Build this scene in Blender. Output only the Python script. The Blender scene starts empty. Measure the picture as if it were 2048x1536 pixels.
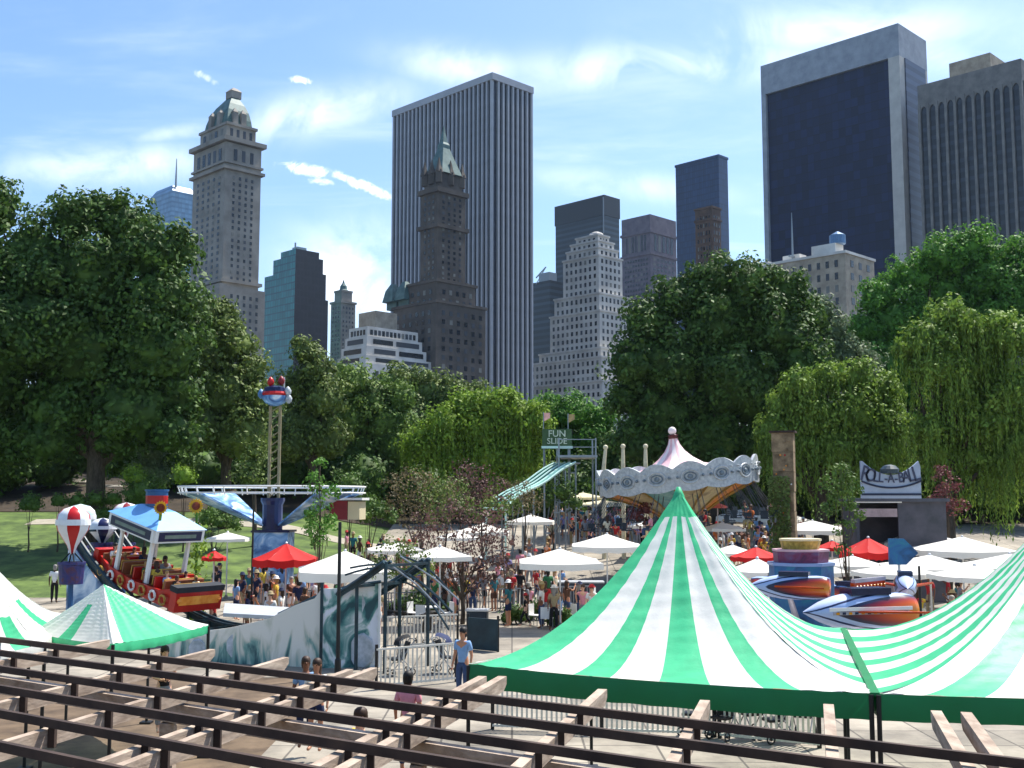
import bpy, bmesh, math, random
import numpy as np
from mathutils import Vector, Matrix, Euler
random.seed(7); RNG = np.random.default_rng(11)
SC = bpy.context.scene; COL = SC.collection
PI = math.pi

# ---------------------------------------------------------------- camera
F = 2250.0; HORIZON = 1000.0; CAMZ = 5.1
TILT = math.atan((HORIZON-768.0)/F)
cd = bpy.data.cameras.new('camera'); cam = bpy.data.objects.new('camera', cd); COL.objects.link(cam)
cd.sensor_width = 36.0; cd.lens = 36.0*F/2048.0; cd.clip_start = 0.1; cd.clip_end = 9000
cam.location = (0, 0, CAMZ); cam.rotation_euler = (PI/2+TILT, 0, 0); SC.camera = cam
SC.render.resolution_x = 1024; SC.render.resolution_y = 768

# ---------------------------------------------------------------- world, sun, exposure
SUN_EL = math.radians(60); SUN_AZ = math.radians(48)      # azimuth clockwise from +Y (straight ahead)
SC.view_settings.view_transform = 'Standard'; SC.view_settings.look = 'None'
SC.view_settings.exposure = 0.85; SC.view_settings.gamma = 1.0
ct, st = math.cos(TILT), math.sin(TILT)
def ray(px, py):
    x = (px-1024.0)/F; y = (768.0-py)/F
    return Vector((x, ct-y*st, st+y*ct))
def at(px, py, Y):                      # the point at distance Y ahead that lies in direction px,py
    r = ray(px, py); k = Y/r.y
    return Vector((r.x*k, Y, CAMZ+r.z*k))
def onz(px, py, z):                     # the point of height z in that direction
    r = ray(px, py); k = (z-CAMZ)/r.z
    return Vector((r.x*k, r.y*k, z))
w = bpy.data.worlds.new('World'); SC.world = w; w.use_nodes = True
nt = w.node_tree; nt.nodes.clear(); N = nt.nodes.new; L = nt.links.new
out = N('ShaderNodeOutputWorld'); bg = N('ShaderNodeBackground'); bg.inputs['Strength'].default_value = 0.125
sky = N('ShaderNodeTexSky'); sky.sky_type = 'NISHITA'; sky.sun_disc = False
sky.sun_elevation = SUN_EL; sky.sun_rotation = SUN_AZ; sky.altitude = 0; sky.air_density = 1.0; sky.dust_density = 1.2; sky.ozone_density = 2.5
tc = N('ShaderNodeTexCoord')
def math_(op, a, b=None, clamp=False):
    n = N('ShaderNodeMath'); n.operation = op; n.use_clamp = clamp
    for i, v in enumerate((a, b)):
        if v is None: continue
        if isinstance(v, (int, float)): n.inputs[i].default_value = v
        else: L(v, n.inputs[i])
    return n.outputs[0]
def dot(v):
    n = N('ShaderNodeVectorMath'); n.operation = 'DOT_PRODUCT'; L(tc.outputs['Generated'], n.inputs[0]); n.inputs[1].default_value = v
    return n.outputs['Value']
dz = dot((0, 0, 1)); dx = dot((1, 0, 0)); dy = dot((0, 1, 0))
den = math_('ADD', math_('MAXIMUM', dz, 0.0), 0.13)
cmb = N('ShaderNodeCombineXYZ'); L(math_('DIVIDE', dx, den), cmb.inputs[0]); L(math_('DIVIDE', dy, den), cmb.inputs[1])
mp = N('ShaderNodeMapping'); L(cmb.outputs[0], mp.inputs['Vector']); mp.inputs['Rotation'].default_value = (0, 0, 0.35); mp.inputs['Scale'].default_value = (0.55, 1.5, 1)
def noise(vec, scale, det=8, rough=.6, dist=.4):
    n = N('ShaderNodeTexNoise'); n.inputs['Scale'].default_value = scale; n.inputs['Detail'].default_value = det
    n.inputs['Roughness'].default_value = rough; n.inputs['Distortion'].default_value = dist; L(vec, n.inputs['Vector']); return n.outputs['Fac']
def ramp01(v, a, b, hi=1.0):
    n = N('ShaderNodeMapRange'); n.interpolation_type = 'SMOOTHSTEP'; L(v, n.inputs['Value'])
    n.inputs['From Min'].default_value = a; n.inputs['From Max'].default_value = b; n.inputs['To Max'].default_value = hi; return n.outputs['Result']
cirrus = ramp01(noise(mp.outputs[0], 2.2), .46, .82, .26)
fine = noise(tc.outputs['Generated'], 60, 9, .68, .9)
finer = noise(tc.outputs['Generated'], 11, 6, .6, .6)
fac = cirrus
for (px, py, ang, sa, sb, amp, hard) in [(615, 340, -9, 62, 13, 1.0, 1), (728, 372, -24, 62, 11, 1.0, 1), (640, 363, -6, 28, 8, .7, 1), (600, 161, -8, 22, 8, 1., 1), (412, 155, -28, 26, 8, .45, 1),
                                (640, 225, 12, 150, 40, .6, 0), (930, 135, -8, 130, 34, .5, 0), (1300, 135, 4, 330, 42, .48, 0), (235, 330, 3, 190, 34, .55, 0), (700, 560, 0, 120, 90, .8, 0), (1250, 370, -6, 170, 26, .4, 0),
                                (1700, 60, 0, 260, 40, .5, 0), (350, 265, 8, 90, 14, .35, 0), (1880, 110, 0, 60, 40, .4, 0)]:
    c = ray(px, py).normalized(); ca, sn = math.cos(math.radians(ang)), math.sin(math.radians(ang))
    a = (ray(px+ca*10, py-sn*10)-ray(px, py)).normalized(); a = (a-c*a.dot(c)).normalized(); b = c.cross(a)
    u = math_('DIVIDE', dot(a), sa/F); v = math_('DIVIDE', dot(b), sb/F)
    e = math_('POWER', 2.718, math_('MULTIPLY', math_('ADD', math_('MULTIPLY', u, u), math_('MULTIPLY', v, v)), -1.0))
    e = math_('MULTIPLY', e, math_('GREATER_THAN', dot(c), 0.0))
    if hard: m = math_('MULTIPLY', ramp01(math_('ADD', e, math_('MULTIPLY', math_('SUBTRACT', fine, .5), 3.2)), .12, 1.35), math_('MULTIPLY', ramp01(e, .12, .5), amp*.9))
    else: m = math_('MULTIPLY', math_('MULTIPLY', e, ramp01(finer, .28, .68)), amp)
    fac = math_('MAXIMUM', fac, m)
mix = N('ShaderNodeMix'); mix.data_type = 'RGBA'; L(fac, mix.inputs['Factor'])
hsv = N('ShaderNodeHueSaturation'); hsv.inputs['Saturation'].default_value = 1.15; hsv.inputs['Value'].default_value = 1.0; L(sky.outputs[0], hsv.inputs['Color'])
L(hsv.outputs[0], mix.inputs['A']); mix.inputs['B'].default_value = (9.0, 9.2, 9.8, 1)
L(mix.outputs['Result'], bg.inputs['Color']); L(bg.outputs[0], out.inputs['Surface'])
sd = bpy.data.lights.new('sun', 'SUN'); sun = bpy.data.objects.new('sun', sd); COL.objects.link(sun)
sd.energy = 4.6; sd.angle = math.radians(.5); sd.color = (1.0, .95, .87)
sdir = Vector((math.sin(SUN_AZ)*math.cos(SUN_EL), math.cos(SUN_AZ)*math.cos(SUN_EL), math.sin(SUN_EL)))
sun.rotation_euler = sdir.to_track_quat('Z', 'Y').to_euler(); sun.location = (0, 0, 60)

# ---------------------------------------------------------------- materials
def mk(name, build):
    m = bpy.data.materials.new(name); m.use_nodes = True; t = m.node_tree; t.nodes.clear()
    o = t.nodes.new('ShaderNodeOutputMaterial'); build(t, o); return m
def srgb(c):
    if isinstance(c, str): c = tuple(int(c[i:i+2], 16)/255 for i in (0, 2, 4)); return tuple((x/12.92 if x <= .04045 else ((x+.055)/1.055)**2.4) for x in c)
    return c
def M(name, col, rough=.6, var=.18, scale=3.0, metal=0.0, spec=.4, bump=0.0, trans=0.0, stretch=(1, 1, 1), col2=None, island=0.0, ramp=(.35, .65)):
    col = srgb(col)
    def b(t, o):
        n = t.nodes.new; l = t.links.new
        tc = n('ShaderNodeTexCoord'); mp = n('ShaderNodeMapping'); mp.inputs['Scale'].default_value = stretch; l(tc.outputs['Object'], mp.inputs[0])
        nz = n('ShaderNodeTexNoise'); nz.inputs['Scale'].default_value = scale; nz.inputs['Detail'].default_value = 7; nz.inputs['Roughness'].default_value = .62; l(mp.outputs[0], nz.inputs['Vector'])
        rp = n('ShaderNodeValToRGB'); l(nz.outputs['Fac'], rp.inputs[0])
        c2 = srgb(col2) if col2 else tuple(min(1, x*(1+var)) for x in col)
        c1 = col if col2 else tuple(x*(1-var) for x in col)
        rp.color_ramp.elements[0].position = ramp[0]; rp.color_ramp.elements[1].position = ramp[1]
        rp.color_ramp.elements[0].color = (*c1, 1); rp.color_ramp.elements[1].color = (*c2, 1)
        cout = rp.outputs[0]
        if island:
            g = n('ShaderNodeNewGeometry'); mr = n('ShaderNodeMapRange'); l(g.outputs['Random Per Island'], mr.inputs['Value']); mr.inputs['To Min'].default_value = 1-island; mr.inputs['To Max'].default_value = 1+island
            hs = n('ShaderNodeHueSaturation'); l(cout, hs.inputs['Color']); l(mr.outputs[0], hs.inputs['Value']); cout = hs.outputs[0]
        p = n('ShaderNodeBsdfPrincipled'); l(cout, p.inputs['Base Color']); p.inputs['Roughness'].default_value = rough; p.inputs['Metallic'].default_value = metal
        p.inputs['Specular IOR Level'].default_value = spec
        if bump:
            bp = n('ShaderNodeBump'); bp.inputs['Strength'].default_value = bump; bp.inputs['Distance'].default_value = .03; l(nz.outputs['Fac'], bp.inputs['Height']); l(bp.outputs[0], p.inputs['Normal'])
        s = p.outputs[0]
        if trans:
            tr = n('ShaderNodeBsdfTranslucent'); l(cout, tr.inputs['Color']); mx = n('ShaderNodeMixShader'); mx.inputs[0].default_value = trans; l(s, mx.inputs[1]); l(tr.outputs[0], mx.inputs[2]); s = mx.outputs[0]
        l(s, o.inputs['Surface'])
    return mk(name, b)
def Mgrid(name, col, colw, uw, zw, fu=.5, fz=.5, rough=.5, spec=.5, var=.1, metal=0.0):   # storey grid of a glass wall, in metres along the wall and up
    col = srgb(col); colw = srgb(colw)
    def b(t, o):
        n = t.nodes.new; l = t.links.new
        tc = n('ShaderNodeTexCoord'); sp = n('ShaderNodeSeparateXYZ'); l(tc.outputs['Object'], sp.inputs[0])
        def m(op, a, b_=None):
            q = n('ShaderNodeMath'); q.operation = op
            for i, v in enumerate((a, b_)):
                if v is None: continue
                if isinstance(v, (int, float)): q.inputs[i].default_value = v
                else: l(v, q.inputs[i])
            return q.outputs[0]
        u = m('ADD', sp.outputs[0], sp.outputs[1])
        gu = m('LESS_THAN', m('FRACT', m('DIVIDE', u, uw)), fu); gz = m('LESS_THAN', m('FRACT', m('DIVIDE', sp.outputs[2], zw)), fz)
        f = m('MULTIPLY', gu, gz)
        wn = n('ShaderNodeTexWhiteNoise'); wn.noise_dimensions = '2D'; cb = n('ShaderNodeCombineXYZ'); l(m('FLOOR', m('DIVIDE', u, uw)), cb.inputs[0]); l(m('FLOOR', m('DIVIDE', sp.outputs[2], zw)), cb.inputs[1]); l(cb.outputs[0], wn.inputs['Vector'])
        mx = n('ShaderNodeMix'); mx.data_type = 'RGBA'; l(f, mx.inputs['Factor']); mx.inputs['A'].default_value = (*col, 1); mx.inputs['B'].default_value = (*colw, 1)
        hs = n('ShaderNodeHueSaturation'); l(mx.outputs['Result'], hs.inputs['Color']); mr = n('ShaderNodeMapRange'); l(wn.outputs['Value'], mr.inputs['Value']); mr.inputs['To Min'].default_value = 1-var; mr.inputs['To Max'].default_value = 1+var; l(mr.outputs[0], hs.inputs['Value'])
        p = n('ShaderNodeBsdfPrincipled'); l(hs.outputs[0], p.inputs['Base Color']); p.inputs['Roughness'].default_value = rough; p.inputs['Specular IOR Level'].default_value = spec; p.inputs['Metallic'].default_value = metal
        l(p.outputs[0], o.inputs['Surface'])
    return mk(name, b)
def Mmural(name, cols, scale=.8, stretch=(1, 1, 1), dist=1.2, stops=None, zg=0.0, zc=1.2):
    def b(t, o):
        n = t.nodes.new; l = t.links.new
        tc = n('ShaderNodeTexCoord'); mp = n('ShaderNodeMapping'); mp.inputs['Scale'].default_value = stretch; l(tc.outputs['Object'], mp.inputs[0])
        nz = n('ShaderNodeTexNoise'); nz.inputs['Scale'].default_value = scale; nz.inputs['Detail'].default_value = 5; nz.inputs['Distortion'].default_value = dist; l(mp.outputs[0], nz.inputs['Vector'])
        rp = n('ShaderNodeValToRGB'); e = rp.color_ramp.elements; sx = n('ShaderNodeSeparateXYZ'); l(tc.outputs['Object'], sx.inputs[0]); ma = n('ShaderNodeMath'); ma.operation = 'MULTIPLY_ADD'; l(sx.outputs[2], ma.inputs[0]); ma.inputs[1].default_value = zg; ma.inputs[2].default_value = -zg*zc; ad = n('ShaderNodeMath'); l(ma.outputs[0], ad.inputs[0]); l(nz.outputs['Fac'], ad.inputs[1]); l(ad.outputs[0], rp.inputs[0])
        k = len(cols); ps = stops or [.3+.4*i/(k-1) for i in range(k)]
        e[0].position = ps[0]; e[0].color = (*srgb(cols[0]), 1); e[1].position = ps[-1]; e[1].color = (*srgb(cols[-1]), 1)
        for i in range(1, k-1): x = e.new(ps[i]); x.color = (*srgb(cols[i]), 1)
        p = n('ShaderNodeBsdfPrincipled'); l(rp.outputs[0], p.inputs['Base Color']); p.inputs['Roughness'].default_value = .45; l(p.outputs[0], o.inputs['Surface'])
    return mk(name, b)

# ---------------------------------------------------------------- mesh builder
def I4(): return Matrix.Identity(4)
class MB:
    def __init__(s): s.v = []; s.f = []; s.m = []
    def add(s, vs, fs, mi=0, X=None):
        b = len(s.v)
        s.v += [tuple(X @ Vector(p)) if X is not None else tuple(p) for p in vs]
        s.f += [tuple(b+i for i in f) for f in fs]; s.m += [mi]*len(fs) if isinstance(mi, int) else list(mi); return s
    def box(s, c, d, mi=0, X=None, taper=(1, 1)):
        hx, hy, hz = d[0]/2, d[1]/2, d[2]/2; vs = []
        for z, tx, ty in ((-hz, 1, 1), (hz, taper[0], taper[1])):
            for x, y in ((-hx, -hy), (hx, -hy), (hx, hy), (-hx, hy)): vs.append((c[0]+x*tx, c[1]+y*ty, c[2]+z))
        return s.add(vs, [(3, 2, 1, 0), (4, 5, 6, 7), (0, 1, 5, 4), (1, 2, 6, 5), (2, 3, 7, 6), (3, 0, 4, 7)], mi, X)
    def beam(s, a, b, wd, ht, mi=0, up=Vector((0, 0, 1))):
        a = Vector(a); b = Vector(b); d = (b-a).normalized(); side = d.cross(up)
        side = side.normalized() if side.length > 1e-4 else Vector((1, 0, 0)); u = side.cross(d)
        vs = []
        for p in (a, b):
            for x, y in ((-1, -1), (1, -1), (1, 1), (-1, 1)): vs.append(p+side*(x*wd/2)+u*(y*ht/2))
        return s.add(vs, [(3, 2, 1, 0), (4, 5, 6, 7), (0, 1, 5, 4), (1, 2, 6, 5), (2, 3, 7, 6), (3, 0, 4, 7)], mi)
    def tube(s, pts, r, n=8, mi=0, X=None, cap=True):
        pts = [Vector(p) for p in pts]; k = len(pts); rs = r if isinstance(r, (list, tuple)) else [r]*k
        vs = []; ref = Vector((0, 0, 1))
        for i, p in enumerate(pts):
            d = (pts[min(i+1, k-1)]-pts[max(i-1, 0)])
            d = d.normalized() if d.length > 1e-6 else Vector((0, 0, 1))
            a = d.cross(ref if abs(d.dot(ref)) < .95 else Vector((1, 0, 0))).normalized(); b = d.cross(a)
            for j in range(n): t = 2*PI*j/n; vs.append(p+(a*math.cos(t)+b*math.sin(t))*rs[i])
        fs = [(i*n+j, i*n+(j+1) % n, (i+1)*n+(j+1) % n, (i+1)*n+j) for i in range(k-1) for j in range(n)]
        if cap: fs += [tuple(range(n-1, -1, -1)), tuple((k-1)*n+j for j in range(n))]
        return s.add(vs, fs, mi, X)
    def lathe(s, prof, n=24, mi=0, X=None, arc=1.0, cap=True, mfun=None):      # prof: (radius, z)
        vs = []; k = len(prof)
        for r, z in prof:
            for j in range(n): t = 2*PI*arc*j/n; vs.append((r*math.cos(t), r*math.sin(t), z))
        fs = []; ms = []
        for i in range(k-1):
            for j in range(n):
                fs.append((i*n+j, i*n+(j+1) % n, (i+1)*n+(j+1) % n, (i+1)*n+j)); ms.append(mfun(i, j) if mfun else mi)
        if cap:
            if prof[0][0] > 1e-4: fs.append(tuple(range(n-1, -1, -1))); ms.append(mi)
            if prof[-1][0] > 1e-4: fs.append(tuple((k-1)*n+j for j in range(n))); ms.append(mi)
        return s.add(vs, fs, ms, X)
    def ball(s, c, r, mi=0, n=12, X=None, sc=(1, 1, 1)):
        T = (X or I4()) @ Matrix.Translation(Vector(c)) @ Matrix.Diagonal((*sc, 1))
        return s.lathe([(r*math.sin(PI*i/(n//2)), -r*math.cos(PI*i/(n//2))) for i in range(n//2+1)], n, mi, T, cap=False)
    def prism(s, poly, y0, y1, mi=0, X=None):                       # poly in x,z ; extruded along y
        k = len(poly); vs = [(x, y0, z) for x, z in poly]+[(x, y1, z) for x, z in poly]
        fs = [tuple(range(k)), tuple(range(2*k-1, k-1, -1))]+[(i, i+k, (i+1) % k+k, (i+1) % k) for i in range(k)]
        return s.add(vs, fs, mi, X)
    def mesh(s, name, mats, smooth=False):
        me = bpy.data.meshes.new(name); me.from_pydata(s.v, [], s.f)
        for m in (mats if isinstance(mats, (list, tuple)) else [mats]): me.materials.append(m)
        me.polygons.foreach_set('material_index', s.m)
        if smooth: me.polygons.foreach_set('use_smooth', [True]*len(s.f))
        bm = bmesh.new(); bm.from_mesh(me); bmesh.ops.recalc_face_normals(bm, faces=bm.faces); bm.to_mesh(me); bm.free()
        me.update(); return me
    def build(s, name, mats, parent=None, smooth=False, world=False):
        if world and parent is not None:
            o = parent.matrix_basis.inverted(); s.v = [tuple(o @ Vector(p)) for p in s.v]
        ob = bpy.data.objects.new(name, s.mesh(name, mats, smooth)); COL.objects.link(ob)
        if parent is not None: ob.parent = parent
        return ob
def thing(name, label, cat, loc=(0, 0, 0), rz=0, group=None, rot=None):
    o = bpy.data.objects.new(name, None); COL.objects.link(o); o.empty_display_size = .2
    o.location = loc; o.rotation_euler = rot if rot else (0, 0, rz); o['label'] = label; o['category'] = cat
    if group: o['group'] = group
    return o
def tag(o, label, cat, group=None, kind=None):
    if label: o['label'] = label
    if cat: o['category'] = cat
    if group: o['group'] = group
    if kind: o['kind'] = kind
    return o
def struct(o): o['kind'] = 'structure'; return o
def dup(root, loc, rz=0, label=None, group=None, sc=None):
    r = root.copy(); COL.objects.link(r); r.location = loc; r.rotation_euler = (0, 0, rz)
    if label: r['label'] = label
    if group: r['group'] = group
    if sc: r.scale = (sc, sc, sc)
    for ch in list(root.children):
        c = ch.copy(); COL.objects.link(c); c.parent = r
        for g in list(ch.children): d = g.copy(); COL.objects.link(d); d.parent = c
    return r
def text_mesh(txt, size, depth=.02):
    cu = bpy.data.curves.new('lettering', 'FONT'); cu.body = txt; cu.size = size; cu.extrude = depth; cu.offset = size*.010; cu.align_x = 'CENTER'; cu.align_y = 'CENTER'; cu.resolution_u = 3
    o = bpy.data.objects.new('lettering', cu); me = bpy.data.meshes.new_from_object(o); bpy.data.objects.remove(o); return me
def lerp(a, b, t): return a+(b-a)*t
def interp(pts, x):
    if x <= pts[0][0]: return pts[0][1]
    for (x0, y0), (x1, y1) in zip(pts, pts[1:]):
        if x <= x1: return lerp(y0, y1, (x-x0)/(x1-x0))
    return pts[-1][1]

# ---------------------------------------------------------------- terrain
RC = [(50, 0), (60, .35), (80, 2.6), (95, 4.2), (130, 6.4), (9999, 6)]
RL = [(50, 0), (58, .2), (66, 1.3), (75, 2.7), (84, 4.2), (93, 6.3), (112, 8.6), (9999, 8.6)]
def gz(x, y):
    t = min(1, max(0, (-x-9)/8)); t = t*t*(3-2*t)
    return interp(RC, y)*(1-t)+interp(RL, y)*t
# ---------------------------------------------------------------- ground, plaza, path
m_grass = M('grass', '35481b', .9, scale=.8, col2='5f7434', bump=.5)
def b_pave(t, o):
    n = t.nodes.new; l = t.links.new; tc = n('ShaderNodeTexCoord'); br = n('ShaderNodeTexBrick'); l(tc.outputs['Object'], br.inputs['Vector']); br.inputs['Scale'].default_value = 1.0; br.inputs['Brick Width'].default_value = 1.5; br.inputs['Row Height'].default_value = 1.5; br.offset = 0; br.inputs['Mortar Size'].default_value = .025
    br.inputs['Color1'].default_value = (*srgb('a39a8a'), 1); br.inputs['Color2'].default_value = (*srgb('8f8779'), 1); br.inputs['Mortar'].default_value = (*srgb('5d574e'), 1)
    nz = n('ShaderNodeTexNoise'); nz.inputs['Scale'].default_value = .35; nz.inputs['Detail'].default_value = 9; nz.inputs['Roughness'].default_value = .7; l(tc.outputs['Object'], nz.inputs['Vector'])
    mr = n('ShaderNodeMapRange'); l(nz.outputs['Fac'], mr.inputs['Value']); mr.inputs['From Min'].default_value = .35; mr.inputs['From Max'].default_value = .62; mr.inputs['To Min'].default_value = .42; mr.inputs['To Max'].default_value = 1.02
    hs = n('ShaderNodeHueSaturation'); l(br.outputs['Color'], hs.inputs['Color']); l(mr.outputs[0], hs.inputs['Value']); p = n('ShaderNodeBsdfPrincipled'); l(hs.outputs[0], p.inputs['Base Color']); p.inputs['Roughness'].default_value = .85; l(p.outputs[0], o.inputs['Surface'])
m_plaza = mk('plaza_paving', b_pave)
m_path = M('path_gravel', '9b9484', .9, var=.15, scale=2)
m_terrace = M('terrace_bark_mulch', '4a3c2e', .95, scale=1.2, col2='6f5d49', bump=.3)
def sheet(name, xs, ys, mat, dz, keep=None):
    vs = [(x, y, gz(x, y)+dz) for y in ys for x in xs]; nx = len(xs)
    fs = [(j*nx+i, j*nx+i+1, (j+1)*nx+i+1, (j+1)*nx+i) for j in range(len(ys)-1) for i in range(nx-1)
          if keep is None or keep((xs[i]+xs[i+1])/2, (ys[j]+ys[j+1])/2)]
    b = MB(); b.add(vs, fs); o = b.build(name, mat, smooth=True); return struct(o)
xs = [-4000, -1500, -600, -300, -150]+list(range(-90, 91, 3))+[150, 300, 600, 1500, 4000]
ys = [-60, -20]+list(range(0, 136, 3))+[180, 300, 600, 1200, 2500, 6000]
sheet('ground', xs, ys, m_grass, 0)
sheet('plaza', [x*1.0 for x in range(-40, 55, 1)], [y*1.0 for y in range(22, 87, 1)], m_plaza, .03, lambda x, y: y < 86 and not (x < -4.5 and y < 33) and not (x < -9 and y > 60+(x+20)*.25))
sheet('terrace', [x*2.0 for x in range(-15, 16)], [y*1.0 for y in range(-4, 35)], m_terrace, .02, lambda x, y: y < 22 or (x < -3.4 and y < 34))
sheet('woodland_floor', xs, [float(v) for v in range(84, 142, 2)], M('shaded_leaf_litter', '2b2419', .95, scale=1, col2='43382a'), .05, lambda x, y: y > 86 or x < -9)  # floor under the trees, with their shade put into its dark colour
sheet('city_ground', xs, [140, 180, 300, 600, 1200, 2500, 5900], M('city_asphalt', '4a4a4c', .9), .06)
b = MB(); vs = []; 
for i in range(31):
    t = i/30; x = lerp(-34, -8, t); y = 74+3*math.sin(t*3.0)+(1-t)*6
    vs += [(x, y-1.0, gz(x, y-1.0)+.03), (x, y+1.0, gz(x, y+1.0)+.03)]
b.add(vs, [(2*i, 2*i+2, 2*i+3, 2*i+1) for i in range(30)]); struct(b.build('path', m_path))

# ---------------------------------------------------------------- skyline
GREY = .707106
m_lime = M('limestone', '7f7a72', .85, scale=.12, col2='a09a90', bump=.1)
m_lime2 = M('pale_limestone', 'bab6af', .85, scale=.12, col2='d8d5ce', bump=.1)
m_brownbrick = M('brown_brick', '4a443e', .9, scale=.12, col2='665d54', bump=.1)
m_copper = M('green_copper', '3c5b58', .6, scale=.4, col2='5c7874')
m_glassd = M('dark_window_glass', '15191f', .25, var=.5, scale=.15, spec=.5)
m_glassb = M('window_with_blind', '3c4046', .4, var=.3, scale=.2); m_glassc = M('window_with_pale_blind', '77766f', .6, var=.2, scale=.2)
m_marble = M('white_marble', 'a9abb0', .6, var=.08, scale=.2)
m_gmglass = Mgrid('bronze_strip_glass', '242a38', '141822', 2.0, 3.9, .6, .7, rough=.28, spec=.5, var=.35)
m_solow = Mgrid('black_curtain_glass', '101830', '142040', 3.0, 3.9, .95, .9, rough=.45, spec=.25, var=.35)
m_navy = Mgrid('navy_curtain_glass', '152847', '1b3357', 1.6, 3.8, .8, .8, rough=.3, spec=.4, var=.2)
m_band = Mgrid('dark_banded_glass', '2c3a44', '10181f', 400, 3.9, 1.0, .55, rough=.35, spec=.4, var=.3)
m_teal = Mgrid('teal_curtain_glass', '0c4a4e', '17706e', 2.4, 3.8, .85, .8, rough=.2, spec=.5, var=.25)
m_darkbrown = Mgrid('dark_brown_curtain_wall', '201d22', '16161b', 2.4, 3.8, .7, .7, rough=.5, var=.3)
m_bluehaze = Mgrid('hazed_blue_glass', '5a7f9c', '6d93b0', 3.0, 4.0, .9, .6, rough=.4, var=.15)
m_pink = M('pinkish_granite', '5d5660', .7, scale=.2, col2='776d74')
m_tan = M('tan_stone', '8f8373', .85, scale=.3, col2='b3a692', bump=.1)
m_metalw = M('galvanised_metal', '8f979c', .45, metal=.4, var=.1)
def corner(px, py, Y, zb=6.0):
    p = at(px, py, Y); return p
def flen(P, pxf, sx):                       # length along (sx*.707,.707) so that the far roof corner shows at pxf
    q = (pxf-1024.0)/F; h = P.z-CAMZ        # (X+sx g t) = q*((Y+g t) ct + h st)
    return (q*(P.y*ct+h*st)-P.x)/(sx*GREY-q*GREY*ct)
class Tower:
    def __init__(s, name, label, px, Y, pybase=1000, zb=5.0, cat='building'):
        c = at(px, pybase, Y); s.c = c; s.zb = zb
        s.o = thing(name, label, cat, (c.x, c.y, zb), math.radians(45)); s.wins = []
    def dims(s, px, py, pl, pr, Y=None):
        P = at(px, py, Y or s.c.y); return P, flen(P, pl, -1), flen(P, pr, 1), P.z-s.zb
    def local(s, P): return s.o.matrix_basis.inverted() @ P
    def block(s, name, mat, x0, x1, y0, y1, z0, z1, bevel=0):
        b = MB(); b.box(((x0+x1)/2, (y0+y1)/2, (z0+z1)/2), (x1-x0, y1-y0, z1-z0)); return b.build(name, mat, s.o)
    def win(s, face, off, u0, u1, z0, z1, nu, nz, fw, fh, arch=False):   # grid of windows; face 'L' is the plane x=off, face 'R' the plane y=off
        du = (u1-u0)/nu; dzz = (z1-z0)/nz
        for i in range(nu):
            for j in range(nz): s.wins.append((face, off, u0+(i+.5)*du, z0+(j+.5)*dzz, du*fw, dzz*fh))
    def finish(s, mat=None, name='window', depth=.5):
        mat = mat or m_glassd; u = MB(); u.box((0, 0, 0), (1, depth, 1)); me = u.mesh(name, mat)
        inv = s.o.matrix_basis
        def score(w_):
            p = Vector((w_[1], w_[2], w_[3])) if w_[0] == 'L' else Vector((w_[2], w_[1], w_[3]))
            q = inv @ p; return -w_[4]*w_[5]/max(1, (q.x**2+q.y**2))*(1 if q.z > 22 else .2)
        ws = sorted(s.wins, key=score); mes = [me]
        for mm in (m_glassb, m_glassc): mes.append(u.mesh(name, mm))
        lim = 100 if len(ws) > 100 else len(ws)
        for w_ in ws[:lim]:
            o = bpy.data.objects.new(name, mes[random.choice((0, 0, 0, 0, 1, 1, 2))]); COL.objects.link(o); o.parent = s.o
            e = depth/2-.12
            if w_[0] == 'L': o.location = (w_[1]+e, w_[2], w_[3]); o.rotation_euler = (0, 0, PI/2)
            else: o.location = (w_[2], w_[1]+e, w_[3])
            o.scale = (w_[4], 1, w_[5])
        if ws[lim:]:
            b = MB(); e = depth/2-.12
            for w_ in ws[lim:]:
                mi_ = random.choice((0, 0, 0, 0, 1, 1, 2))
                if w_[0] == 'L': b.box((w_[1]+e, w_[2], w_[3]), (depth, w_[4], w_[5]), mi_)
                else: b.box((w_[2], w_[1]+e, w_[3]), (w_[4], depth, w_[5]), mi_)
            tag(b.build(name, [mat, m_glassb, m_glassc], s.o), None, None, kind='stuff')

# tall white-ribbed office slab
T = Tower('office_tower', 'tall slab tower with white vertical marble ribs behind the brown spired tower', 985, 500, 147)
P, a, r, h = T.dims(985, 147, 790, 1061)
T.block('curtain_wall', m_gmglass, 0, r, 0, a, 0, h-3.2)
b = MB(); b.box((r/2-.2, a/2-.2, h-1.6), (r+2.2, a+2.2, 3.2)); b.build('parapet', m_marble, T.o)
nl = int(a/2.9); pm = MB(); pm.box((0, 0, (h-3.2)/2), (1.3, 1.05, h-3.2)); pme = pm.mesh('pier', m_marble)
for i in range(nl+1):
    o = bpy.data.objects.new('pier', pme); COL.objects.link(o); o.parent = T.o; o.location = (-.4, a*i/nl, 0)
nr = int(r/2.9)
for i in range(1, nr+1):
    o = bpy.data.objects.new('pier', pme); COL.objects.link(o); o.parent = T.o; o.location = (r*i/nr, -.4, 0); o.rotation_euler = (0, 0, PI/2)

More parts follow.
